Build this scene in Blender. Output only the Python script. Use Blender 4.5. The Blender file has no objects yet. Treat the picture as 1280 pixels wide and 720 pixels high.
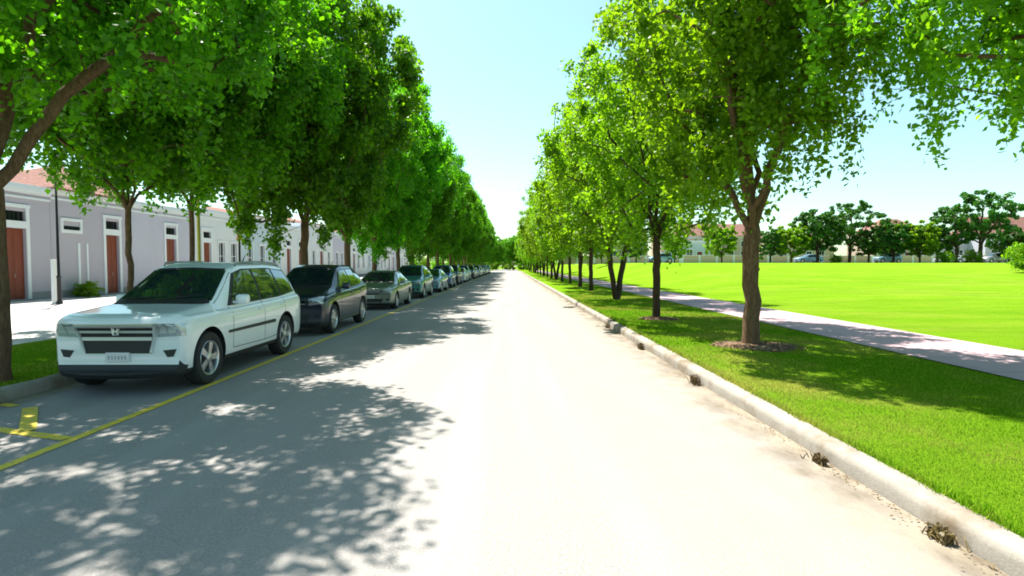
import bpy, bmesh, math, random
import numpy as np
from mathutils import Vector, Matrix
from mathutils.bvhtree import BVHTree

R = math.radians
scene = bpy.context.scene
COL = scene.collection

# ------------------------------------------------------------------ helpers
def tag(o, label=None, cat=None, group=None, kind=None):
    if label: o['label'] = label
    if cat: o['category'] = cat
    if group: o['group'] = group
    if kind: o['kind'] = kind
    return o

def empty(name, loc=(0, 0, 0), rz=0.0, parent=None):
    o = bpy.data.objects.new(name, None); COL.objects.link(o)
    o.location = loc; o.rotation_euler = (0, 0, rz); o.empty_display_size = .3
    if parent: o.parent = parent
    return o

def copy_tree(o, parent=None):
    c = o.copy(); COL.objects.link(c)
    if parent: c.parent = parent
    for ch in list(o.children):
        copy_tree(ch, c)
    return c

def np_mesh(name, verts, faces, mats, parent=None, smooth=False, loc=None, midx=None):
    """verts (n,3) array, faces (m,k) array or list of lists"""
    me = bpy.data.meshes.new(name)
    verts = np.asarray(verts, dtype=np.float32)
    if isinstance(faces, np.ndarray):
        m, k = faces.shape
        me.vertices.add(len(verts)); me.vertices.foreach_set('co', verts.ravel())
        me.loops.add(m * k); me.loops.foreach_set('vertex_index', faces.astype(np.int32).ravel())
        me.polygons.add(m)
        me.polygons.foreach_set('loop_start', np.arange(0, m * k, k, dtype=np.int32))
        me.polygons.foreach_set('loop_total', np.full(m, k, dtype=np.int32))
        me.update(calc_edges=True); me.validate()
    else:
        me.from_pydata([tuple(map(float, v)) for v in verts], [], faces); me.update()
    if not isinstance(mats, (list, tuple)): mats = [mats]
    for mt in mats: me.materials.append(mt)
    if midx is not None: me.polygons.foreach_set('material_index', np.asarray(midx, dtype=np.int32))
    if smooth: me.polygons.foreach_set('use_smooth', [True] * len(me.polygons))
    o = bpy.data.objects.new(name, me); COL.objects.link(o)
    if parent: o.parent = parent
    if loc is not None: o.location = loc
    return o

class MB:
    """collects boxes, prisms, tubes; builds ONE mesh object"""
    def __init__(s): s.v = []; s.f = []
    def add(s, vs, fs):
        b = len(s.v); s.v += [tuple(v) for v in vs]; s.f += [[b + i for i in f] for f in fs]; return s
    def box(s, x0, x1, y0, y1, z0, z1):
        return s.add([(x0,y0,z0),(x1,y0,z0),(x1,y1,z0),(x0,y1,z0),(x0,y0,z1),(x1,y0,z1),(x1,y1,z1),(x0,y1,z1)],
                     [(0,3,2,1),(4,5,6,7),(0,1,5,4),(1,2,6,5),(2,3,7,6),(3,0,4,7)])
    def bbox(s, x0, x1, y0, y1, z0, z1, b=.01):
        bm = bmesh.new(); bmesh.ops.create_cube(bm, size=1)
        for v in bm.verts:
            v.co = Vector(((x0+x1)/2 + v.co.x*(x1-x0), (y0+y1)/2 + v.co.y*(y1-y0), (z0+z1)/2 + v.co.z*(z1-z0)))
        bmesh.ops.bevel(bm, geom=list(bm.edges), offset=b, segments=2, affect='EDGES', profile=.5)
        bm.verts.index_update()
        s.add([v.co[:] for v in bm.verts], [[v.index for v in f.verts] for f in bm.faces]); bm.free(); return s
    def tube(s, pts, rad, n=8, cap=True):
        pts = [Vector(p) for p in pts]
        if not isinstance(rad, (list, tuple)): rad = [rad]*len(pts)
        base = len(s.v); up = None
        for i, p in enumerate(pts):
            d = (pts[min(i+1, len(pts)-1)] - pts[max(i-1, 0)]).normalized()
            a = d.orthogonal().normalized() if up is None else (up - d*up.dot(d)).normalized()
            up = a; c = d.cross(a)
            for k in range(n):
                t = 2*math.pi*k/n
                s.v.append(tuple(p + (a*math.cos(t) + c*math.sin(t))*rad[i]))
        for i in range(len(pts)-1):
            for k in range(n):
                k2 = (k+1) % n
                s.f.append([base+i*n+k, base+i*n+k2, base+(i+1)*n+k2, base+(i+1)*n+k])
        if cap:
            s.f.append([base+k for k in range(n)][::-1]); s.f.append([base+(len(pts)-1)*n+k for k in range(n)])
        return s
    def lathe(s, prof, n=32, axis='x', origin=(0,0,0)):
        base = len(s.v); ox, oy, oz = origin
        for k in range(n):
            t = 2*math.pi*k/n
            for (a, r) in prof:
                if axis == 'x': s.v.append((ox+a, oy+r*math.cos(t), oz+r*math.sin(t)))
                elif axis == 'z': s.v.append((ox+r*math.cos(t), oy+r*math.sin(t), oz+a))
                else: s.v.append((ox+r*math.cos(t), oy+a, oz+r*math.sin(t)))
        m = len(prof)
        for k in range(n):
            k2 = (k+1) % n
            for j in range(m-1):
                s.f.append([base+k*m+j, base+k*m+j+1, base+k2*m+j+1, base+k2*m+j])
        return s
    def build(s, name, mat, parent=None, smooth=False, angle=None):
        o = np_mesh(name, np.array(s.v), s.f, mat, parent)
        bm = bmesh.new(); bm.from_mesh(o.data); bmesh.ops.recalc_face_normals(bm, faces=bm.faces); bm.to_mesh(o.data); bm.free()
        if smooth:
            o.data.polygons.foreach_set('use_smooth', [True]*len(o.data.polygons))
            o.data.set_sharp_from_angle(angle=R(angle or 40))
        return o

# ------------------------------------------------------------------ materials
def new_mat(name):
    m = bpy.data.materials.new(name); m.use_nodes = True
    nt = m.node_tree; nt.nodes.clear()
    out = nt.nodes.new('ShaderNodeOutputMaterial')
    return m, nt, out
def N(nt, t, **kw):
    n = nt.nodes.new(t)
    for k, v in kw.items():
        if k.startswith('i_'):
            n.inputs[k[2:].replace('_', ' ')].default_value = v
        else: setattr(n, k, v)
    return n
def ramp(nt, fac, stops, interp='LINEAR'):
    r = nt.nodes.new('ShaderNodeValToRGB'); r.color_ramp.interpolation = interp
    el = r.color_ramp.elements
    while len(el) < len(stops): el.new(.5)
    for e, (p, c) in zip(el, stops):
        e.position = p; e.color = (c[0], c[1], c[2], 1) if hasattr(c, '__len__') else (c, c, c, 1)
    nt.links.new(fac, r.inputs[0]); return r.outputs[0]
def coord(nt, sc=1.0, kind='Object', vec=None):
    tc = nt.nodes.new('ShaderNodeTexCoord'); mp = nt.nodes.new('ShaderNodeMapping')
    mp.inputs['Scale'].default_value = vec if vec else (sc, sc, sc)
    nt.links.new(tc.outputs[kind], mp.inputs[0]); return mp.outputs[0]
def noise(nt, v, scale, detail=4, rough=.55, dist=0):
    n = N(nt, 'ShaderNodeTexNoise'); n.inputs['Scale'].default_value = scale; n.inputs['Detail'].default_value = detail
    n.inputs['Roughness'].default_value = rough; n.inputs['Distortion'].default_value = dist
    nt.links.new(v, n.inputs['Vector']); return n.outputs['Fac']
def mixc(nt, fac, a, b, mode='MIX'):
    m = N(nt, 'ShaderNodeMix', data_type='RGBA', blend_type=mode)
    for sock, val in ((m.inputs[0], fac), (m.inputs[6], a), (m.inputs[7], b)):
        if isinstance(val, bpy.types.NodeSocket): nt.links.new(val, sock)
        elif hasattr(val, '__len__'): sock.default_value = (val[0], val[1], val[2], 1)
        else: sock.default_value = val
    return m.outputs[2]
def bump(nt, h, strength=.3, dist=.02):
    b = N(nt, 'ShaderNodeBump'); b.inputs['Strength'].default_value = strength; b.inputs['Distance'].default_value = dist
    nt.links.new(h, b.inputs['Height']); return b.outputs[0]
def princ(nt, out, col, rough=.7, metal=0, spec=.5, normal=None, coat=0, **kw):
    p = N(nt, 'ShaderNodeBsdfPrincipled')
    if isinstance(col, bpy.types.NodeSocket): nt.links.new(col, p.inputs['Base Color'])
    else: p.inputs['Base Color'].default_value = (col[0], col[1], col[2], 1)
    if isinstance(rough, bpy.types.NodeSocket): nt.links.new(rough, p.inputs['Roughness'])
    else: p.inputs['Roughness'].default_value = rough
    p.inputs['Metallic'].default_value = metal; p.inputs['Specular IOR Level'].default_value = spec
    p.inputs['Coat Weight'].default_value = coat; p.inputs['Coat Roughness'].default_value = .04
    if normal: nt.links.new(normal, p.inputs['Normal'])
    nt.links.new(p.outputs[0], out.inputs[0]); return p

def mat_simple(name, col, rough=.6, metal=0, var=.12, scale=6, b=.0, spec=.5, coat=0):
    m, nt, out = new_mat(name); v = coord(nt, 1)
    f = noise(nt, v, scale, 5)
    c = mixc(nt, f, [x*(1-var) for x in col], [min(1, x*(1+var)) for x in col])
    nm = bump(nt, noise(nt, v, scale*8, 4), b, .01) if b else None
    princ(nt, out, c, rough, metal, spec, nm, coat); return m

def mat_road():
    m, nt, out = new_mat('asphalt'); v = coord(nt)
    fine = noise(nt, v, 60, 5, .7); mid = noise(nt, v, 2.2, 5, .6)
    st = coord(nt, vec=(1.2, .06, 1)); streak = noise(nt, st, 1.6, 4, .5)
    c = ramp(nt, fine, [(.3, (.17,.155,.145)), (.5, (.255,.24,.225)), (.72, (.36,.335,.305))])
    vo = N(nt, 'ShaderNodeTexVoronoi'); vo.inputs['Scale'].default_value = 55; nt.links.new(v, vo.inputs['Vector'])
    agg = ramp(nt, vo.outputs['Distance'], [(0, .75), (.35, 1.0), (.8, 1.1)])
    c = mixc(nt, 1.0, c, agg, 'MULTIPLY')
    c = mixc(nt, ramp(nt, mid, [(.35, 0), (.7, .45)]), c, (.27,.245,.22))
    c = mixc(nt, ramp(nt, streak, [(.45, 0), (.7, .5)]), c, (.33,.31,.29))
    # dusty, sandier towards the right gutter
    sx = N(nt, 'ShaderNodeSeparateXYZ'); nt.links.new(coord(nt), sx.inputs[0])
    mr = N(nt, 'ShaderNodeMapRange'); mr.inputs[1].default_value = .2; mr.inputs[2].default_value = 2.6
    nt.links.new(sx.outputs[0], mr.inputs[0])
    mm = N(nt, 'ShaderNodeMath', operation='MULTIPLY'); nt.links.new(mr.outputs[0], mm.inputs[0])
    nt.links.new(ramp(nt, mid, [(.3, .35), (.7, .95)]), mm.inputs[1])
    c = mixc(nt, mm.outputs[0], c, mixc(nt, fine, (.23,.19,.15), (.38,.32,.26)))
    # silt washed against the right kerb, with a ragged edge
    ad = N(nt, 'ShaderNodeMath', operation='ADD'); nt.links.new(sx.outputs[0], ad.inputs[0]); nt.links.new(ramp(nt, mid, [(.3, 0), (.7, .45)]), ad.inputs[1])
    silt = N(nt, 'ShaderNodeMapRange'); silt.inputs[1].default_value = 2.35; silt.inputs[2].default_value = 2.95; nt.links.new(ad.outputs[0], silt.inputs[0])
    pat = noise(nt, coord(nt, vec=(1, .45, 1)), 2.4, 5, .65)
    c = mixc(nt, silt.outputs[0], c, mixc(nt, ramp(nt, pat, [(.42, 0), (.62, 1)]), mixc(nt, fine, (.22,.18,.13), (.33,.28,.21)), (.10,.075,.05)))
    princ(nt, out, c, .85, 0, .3, bump(nt, fine, .5, .006)); return m

def mat_concrete(name, a, b_, dirt=(.22,.17,.11), dirtamt=.5, seam=None):
    m, nt, out = new_mat(name); v = coord(nt)
    f = noise(nt, v, 35, 5, .7); g = noise(nt, v, 1.7, 5, .65)
    c = mixc(nt, f, a, b_)
    c = mixc(nt, ramp(nt, g, [(.48, 0), (.66, dirtamt)]), c, dirt)
    if seam:
        w = N(nt, 'ShaderNodeTexBrick'); w.offset = 0
        w.inputs['Scale'].default_value = 1; w.inputs['Mortar Size'].default_value = .012
        w.inputs['Brick Width'].default_value = seam; w.inputs['Row Height'].default_value = seam
        w.inputs['Color1'].default_value = (1,1,1,1); w.inputs['Color2'].default_value = (.93,.93,.93,1); w.inputs['Mortar'].default_value = (.5,.47,.45,1)
        nt.links.new(coord(nt), w.inputs['Vector'])
        c = mixc(nt, 1.0, c, w.outputs[0], 'MULTIPLY')
    princ(nt, out, c, .85, 0, .3, bump(nt, f, .5, .008)); return m

def mat_grass(name, far=False):
    m, nt, out = new_mat(name); v = coord(nt)
    big = noise(nt, v, .16 if far else .45, 5, .6); mid = noise(nt, v, 3.0, 5, .65)
    st = noise(nt, coord(nt, vec=(14, 9, 9)), 3.5, 5, .75)
    c = ramp(nt, st, [(.25, (.06,.17,.006)), (.5, (.14,.28,.010)), (.78, (.22,.35,.02))])
    c = mixc(nt, ramp(nt, mid, [(.4, 0), (.7, .5)]), c, (.14,.25,.014))
    c = mixc(nt, ramp(nt, big, [(.52, 0), (.68, .25 if far else .6)]), c, (.30,.27,.06))
    if far:
        band = noise(nt, coord(nt, vec=(.02, .25, 1)), 1, 3)
        c = mixc(nt, ramp(nt, band, [(.4, 0), (.62, .5)]), c, (.18,.32,.015))
        pt = noise(nt, coord(nt, vec=(.35, .8, 1)), 1, 6, .7); c = mixc(nt, ramp(nt, pt, [(.46, 0), (.62, .28)]), c, (.07,.18,.008)); pt2 = noise(nt, coord(nt, vec=(.12, .5, 1)), 1.7, 6, .7); c = mixc(nt, ramp(nt, pt2, [(.5, 0), (.66, .4)]), c, (.28,.32,.04))
    princ(nt, out, c, .95, 0, .0, bump(nt, st, .9, .05)); return m

def mat_leaf(name, lo, hi, trans, rnd=.6, tw=.42):
    m, nt, out = new_mat(name)
    g = N(nt, 'ShaderNodeNewGeometry'); oi = N(nt, 'ShaderNodeObjectInfo')
    c = ramp(nt, g.outputs['Random Per Island'], [(0, lo), (.6, [(a+b)/2 for a, b in zip(lo, hi)]), (1, hi)])
    v = coord(nt); cl = noise(nt, v, .9, 3)
    c = mixc(nt, ramp(nt, cl, [(.38, .0), (.66, .55)]), c, hi)
    hsv = N(nt, 'ShaderNodeHueSaturation'); nt.links.new(c, hsv.inputs['Color'])
    mr = N(nt, 'ShaderNodeMapRange'); mr.inputs[3].default_value = .82; mr.inputs[4].default_value = 1.2
    nt.links.new(oi.outputs['Random'], mr.inputs[0]); nt.links.new(mr.outputs[0], hsv.inputs['Value'])
    mr2 = N(nt, 'ShaderNodeMapRange'); mr2.inputs[3].default_value = .488; mr2.inputs[4].default_value = .51
    nt.links.new(oi.outputs['Random'], mr2.inputs[0]); nt.links.new(mr2.outputs[0], hsv.inputs['Hue'])
    p = N(nt, 'ShaderNodeBsdfPrincipled'); p.inputs['Roughness'].default_value = .45; p.inputs['Specular IOR Level'].default_value = .35
    nt.links.new(hsv.outputs[0], p.inputs['Base Color'])
    t = N(nt, 'ShaderNodeBsdfTranslucent')
    tc = mixc(nt, 1.0, hsv.outputs[0], trans, 'MULTIPLY'); nt.links.new(tc, t.inputs[0])
    mx = N(nt, 'ShaderNodeMixShader'); mx.inputs[0].default_value = tw
    nt.links.new(p.outputs[0], mx.inputs[1]); nt.links.new(t.outputs[0], mx.inputs[2]); nt.links.new(mx.outputs[0], out.inputs[0])
    return m

def mat_bark(name, a, b_):
    m, nt, out = new_mat(name); v = coord(nt, vec=(9, 9, 2.2))
    f = noise(nt, v, 3, 6, .7, .6)
    c = ramp(nt, f, [(.3, a), (.7, b_)])
    princ(nt, out, c, .9, 0, .2, bump(nt, f, .9, .04)); return m

def mat_rooftile():
    m, nt, out = new_mat('roof_tile'); v = coord(nt)
    w = N(nt, 'ShaderNodeTexWave'); w.wave_type = 'BANDS'; w.bands_direction = 'Y'; w.inputs['Scale'].default_value = 1.4
    nt.links.new(v, w.inputs['Vector'])
    f = noise(nt, v, 5, 5, .7)
    c = ramp(nt, f, [(.3, (.17,.075,.06)), (.6, (.28,.14,.11)), (.8, (.36,.22,.18))])
    princ(nt, out, c, .85, 0, .2, bump(nt, w.outputs['Fac'], .8, .08)); return m

def mat_paint(name, col, metal=.0):
    m, nt, out = new_mat(name); v = coord(nt)
    dirt = noise(nt, v, 3, 5, .6)
    sx = N(nt, 'ShaderNodeSeparateXYZ'); nt.links.new(v, sx.inputs[0])
    low = N(nt, 'ShaderNodeMapRange'); low.inputs[1].default_value = .25; low.inputs[2].default_value = .75; low.inputs[3].default_value = .35; low.inputs[4].default_value = .0
    nt.links.new(sx.outputs[2], low.inputs[0])
    mm = N(nt, 'ShaderNodeMath', operation='MULTIPLY'); nt.links.new(low.outputs[0], mm.inputs[0]); nt.links.new(dirt, mm.inputs[1])
    c = mixc(nt, mm.outputs[0], col, (.30,.26,.21))
    ro = N(nt, 'ShaderNodeMapRange'); ro.inputs[3].default_value = .22; ro.inputs[4].default_value = .38; nt.links.new(dirt, ro.inputs[0])
    princ(nt, out, c, ro.outputs[0], metal, .5, None, .8); return m

M = {}
M['road'] = mat_road()
M['yellow'] = (lambda: None)
def mat_marking():
    m, nt, out = new_mat('yellow_marking'); v = coord(nt)
    w = noise(nt, v, 16, 5, .75); w2 = noise(nt, v, 1.3, 3)
    c = mixc(nt, ramp(nt, w, [(.50, 0), (.66, .75)]), mixc(nt, w2, (.62,.42,.02), (.78,.60,.06)), (.24,.22,.18))
    princ(nt, out, c, .75, 0, .3, bump(nt, w, .3, .004)); return m
M['yellow'] = mat_marking()
M['kerb'] = mat_concrete('kerb_concrete', (.24,.22,.19), (.38,.34,.29), (.17,.12,.07), .85)
M['gutter'] = mat_concrete('gutter_concrete', (.24,.205,.16), (.35,.30,.24), (.17,.12,.07), .8)
M['path'] = mat_concrete('path_concrete', (.38,.26,.28), (.48,.34,.36), (.32,.22,.22), .35, 1.3)
M['pave'] = mat_concrete('pavement_concrete', (.42,.40,.38), (.54,.51,.49), (.36,.33,.30), .3, 1.5)
M['grass'] = mat_grass('verge_grass'); M['lawn'] = mat_grass('lawn_grass', True)
M['blade'] = mat_leaf('grass_blade', (.05,.14,.006), (.15,.27,.012), (1.3,1.3,.4), tw=.35)
def mat_blade():
    m, nt, out = new_mat('grass_blade'); g = N(nt, 'ShaderNodeNewGeometry')
    c = ramp(nt, g.outputs['Random Per Island'], [(0, (.08,.22,.005)), (.6, (.18,.38,.010)), (1, (.36,.48,.04))])
    v = coord(nt); big = noise(nt, v, .45, 5, .6); mid = noise(nt, v, 2.4, 4, .6)
    c = mixc(nt, ramp(nt, big, [(.44, 0), (.60, .7)]), c, (.46,.40,.09))
    c = mixc(nt, ramp(nt, mid, [(.52, 0), (.7, .45)]), c, (.34,.36,.05))
    d = N(nt, 'ShaderNodeBsdfDiffuse'); nt.links.new(c, d.inputs[0]); t = N(nt, 'ShaderNodeBsdfTranslucent'); nt.links.new(c, t.inputs[0])
    mx = N(nt, 'ShaderNodeMixShader'); mx.inputs[0].default_value = .4; nt.links.new(d.outputs[0], mx.inputs[1]); nt.links.new(t.outputs[0], mx.inputs[2]); nt.links.new(mx.outputs[0], out.inputs[0]); return m
M['blade'] = mat_blade()
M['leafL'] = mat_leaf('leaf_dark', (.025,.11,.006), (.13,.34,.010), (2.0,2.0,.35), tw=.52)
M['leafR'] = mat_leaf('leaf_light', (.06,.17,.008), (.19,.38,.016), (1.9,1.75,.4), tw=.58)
M['leafF'] = mat_leaf('leaf_far', (.022,.085,.014), (.07,.20,.016), (1.3,1.5,.5), tw=.3)
M['leafD'] = mat_leaf('leaf_dry', (.10,.07,.03), (.24,.17,.07), (1,1,.6), tw=.2)
M['bark'] = mat_bark('bark_brown', (.08,.042,.024), (.25,.15,.09))
M['barkl'] = mat_bark('bark_light', (.11,.065,.035), (.33,.22,.13))
M['barkd'] = mat_bark('bark_dark', (.03,.02,.013), (.11,.07,.045))
M['mulch'] = mat_simple('mulch_brown', (.17,.10,.055), .95, var=.6, scale=30, b=.8)
M['wallA'] = mat_simple('render_mauve', (.44,.40,.47), .9, var=.07, scale=1.2, b=.15)
M['wallB'] = mat_simple('render_lavender', (.50,.48,.58), .9, var=.07, scale=1.2, b=.15)
M['wallW'] = mat_simple('render_white', (.66,.67,.70), .9, var=.06, scale=1.2, b=.15)
M['wallC'] = mat_simple('render_pale_blue', (.50,.58,.66), .9, var=.06, scale=1.2, b=.15)
M['wallP'] = mat_simple('render_pink', (.55,.40,.34), .9, var=.1, scale=1.2, b=.15)
M['wallT'] = mat_simple('render_tan', (.52,.42,.32), .9, var=.1, scale=1.2, b=.15)
M['trim'] = mat_simple('trim_white', (.72,.74,.78), .8, var=.05, scale=3, b=.1)
M['plinth'] = mat_simple('plinth_grey', (.26,.25,.27), .9, var=.15, scale=3, b=.3)
M['tile'] = mat_rooftile()
M['wood'] = mat_simple('door_wood', (.20,.04,.018), .55, var=.3, scale=9, b=.15)
M['dark'] = mat_simple('dark_glass', (.012,.014,.018), .08, var=.1, scale=2)
M['metal'] = mat_simple('dark_metal', (.03,.03,.032), .45, .6, var=.2, scale=9)
M['galv'] = mat_simple('grey_metal', (.35,.36,.38), .4, .8, var=.1, scale=9)
M['brown'] = mat_simple('rusty_brown', (.15,.065,.035), .8, var=.3, scale=9, b=.3)
M['ypost'] = mat_simple('post_yellow', (.45,.42,.06), .6, var=.2, scale=9, b=.1)
M['orange'] = mat_simple('sign_orange', (.75,.20,.02), .5, var=.08, scale=9)
M['whitep'] = mat_simple('white_plastic', (.75,.75,.75), .5, var=.05, scale=9)
M['glass'] = mat_simple('car_glass', (.010,.022,.028), .03, var=.3, scale=2, spec=1.0, coat=1)
M['tyre'] = mat_simple('tyre_rubber', (.018,.018,.019), .8, var=.3, scale=20, b=.2)
M['rim'] = mat_simple('alloy_rim', (.55,.56,.58), .3, .9, var=.1, scale=9)
M['chrome'] = mat_simple('chrome', (.72,.75,.78), .32, .45, var=.05, scale=9)
M['plastic'] = mat_simple('black_plastic', (.018,.018,.02), .55, var=.2, scale=20, b=.1)
M['lamp'] = mat_simple('lamp_glass', (.46,.50,.54), .15, .3, var=.55, scale=26, coat=1)
M['red'] = mat_simple('tail_lamp_red', (.35,.01,.01), .15, var=.1, coat=1)
M['plate'] = mat_simple('number_plate', (.75,.72,.72), .5, var=.05)
M['platemark'] = mat_simple('plate_letters', (.42,.40,.44), .5)

# ------------------------------------------------------------------ ground
def sheet(name, x0, x1, y0, y1, z, mat, nx=2, ny=2, f=None, label=None):
    xs = np.linspace(x0, x1, nx); ys = np.linspace(y0, y1, ny)
    X, Y = np.meshgrid(xs, ys); Z = np.full_like(X, z) if f is None else f(X, Y)
    V = np.stack([X.ravel(), Y.ravel(), Z.ravel()], 1)
    idx = np.arange(nx*ny).reshape(ny, nx)
    F = np.stack([idx[:-1,:-1].ravel(), idx[:-1,1:].ravel(), idx[1:,1:].ravel(), idx[1:,:-1].ravel()], 1)
    o = np_mesh(name, V, F, mat, smooth=True); tag(o, kind='structure')
    return o
XL, XR, XY = -6.12, 2.66, -4.15            # left kerb face, right kerb face, yellow line
sheet('ground', -600, 600, -200, 900, -.08, M['lawn'])
sheet('road', XL, XR, -12, 260, 0, M['road'])
sheet('gutter', XL, XL+.25, -12, 200, .004, M['gutter'])
def wav(X, Y, a=.012):
    return a*np.sin(X*2.1+Y*1.3) + a*np.sin(Y*2.7-X*1.7+1)
sheet('verge', 2.84, 6.75, -12, 170, .13, M['grass'], 18, 500, lambda X, Y: .135 + wav(X, Y)*np.clip((X-2.84)/.3, 0, 1)*np.clip((6.6-X)/.3, 0, 1))
sheet('path', 6.70, 9.05, -12, 170, .150, M['path'])
def lawn_h(X, Y):
    t = np.clip((Y-14)/72, 0, 1); g = t*t*(3-2*t)
    s = np.clip((X-9.25)/9, 0, 1); s = s*s*(3-2*s)
    return .135 + 1.93*g*s + .01*np.sin(X*.9+Y*.6)*s
sheet('lawn', 9.0, 240, -12, 88, 0, M['lawn'], 160, 110, lawn_h)
def far_h(X, Y):
    s = np.clip((X-9.25)/9, 0, 1); s = s*s*(3-2*s); return .13 + 1.93*s
sheet('far_ground', 9.25, 300, 88, 420, 0, M['grass'], 100, 6, far_h)
sheet('far_street', 19, 240, 90.5, 98, 2.075, M['pave'])
sheet('verge', -9.4, -6.29, -12, 170, .13, M['grass'], 18, 500, lambda X, Y: .135 + wav(X, Y)*np.clip((-6.29-X)/.3, 0, 1))
sheet('pavement', -21.2, -9.4, -12, 200, .142, M['pave'])

def kerb(name, xf, sgn, y0, y1, w=.19):
    prof = [(-.0, -.05), (0, .085), (.012, .125), (.04, .148), (w-.02, .150), (w, .142), (w, -.05)]
    rng = random.Random(5); n = int((y1-y0)/.12); V = []; F = []
    for i in range(n+1):
        y = y0 + (y1-y0)*i/n; ch = rng.gauss(0, .003); k = (y % 1.8) < .12
        for j, (a, z) in enumerate(prof):
            a2 = a + (rng.gauss(0, .003) + (.012 if k and 1 <= j <= 3 else 0) if j < 5 else 0); z2 = z + (ch - (.012 if k else 0) if 1 <= j < 5 else 0)
            V.append((xf + sgn*a2, y, z2))
    m = len(prof)
    for i in range(n):
        for j in range(m-1): F.append([i*m+j, i*m+j+1, (i+1)*m+j+1, (i+1)*m+j])
    o = np_mesh(name, np.array(V), np.array(F), M['kerb'], smooth=True); o.data.set_sharp_from_angle(angle=R(50))
    return tag(o, kind='structure')
kerb('kerb', XR, 1, -4, 160); kerb('kerb', XL, -1, -4, 160)

# yellow bay markings
def strip(mb, a, b, w, z=.006):
    a = Vector((a[0], a[1], 0)); b = Vector((b[0], b[1], 0)); d = (b-a).normalized(); n = Vector((-d.y, d.x, 0))*w/2
    mb.add([(a-n)[:2]+(z,), (a+n)[:2]+(z,), (b+n)[:2]+(z,), (b-n)[:2]+(z,)], [(0,3,2,1)])
mb = MB(); strip(mb, (XY, -6), (XY, 130), .105)
tag(mb.build('yellow_line', M['yellow']), kind='structure')
mb = MB(); strip(mb, (-4.22, 5.28), (-6.0, 5.86), .12, .006); strip(mb, (-5.80, 6.52), (-6.05, 6.62), .10, .006); strip(mb, (-5.56, 6.44), (-4.80, 5.52), .14, .010)
tag(mb.build('bay_marking', M['yellow']), kind='structure')

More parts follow.
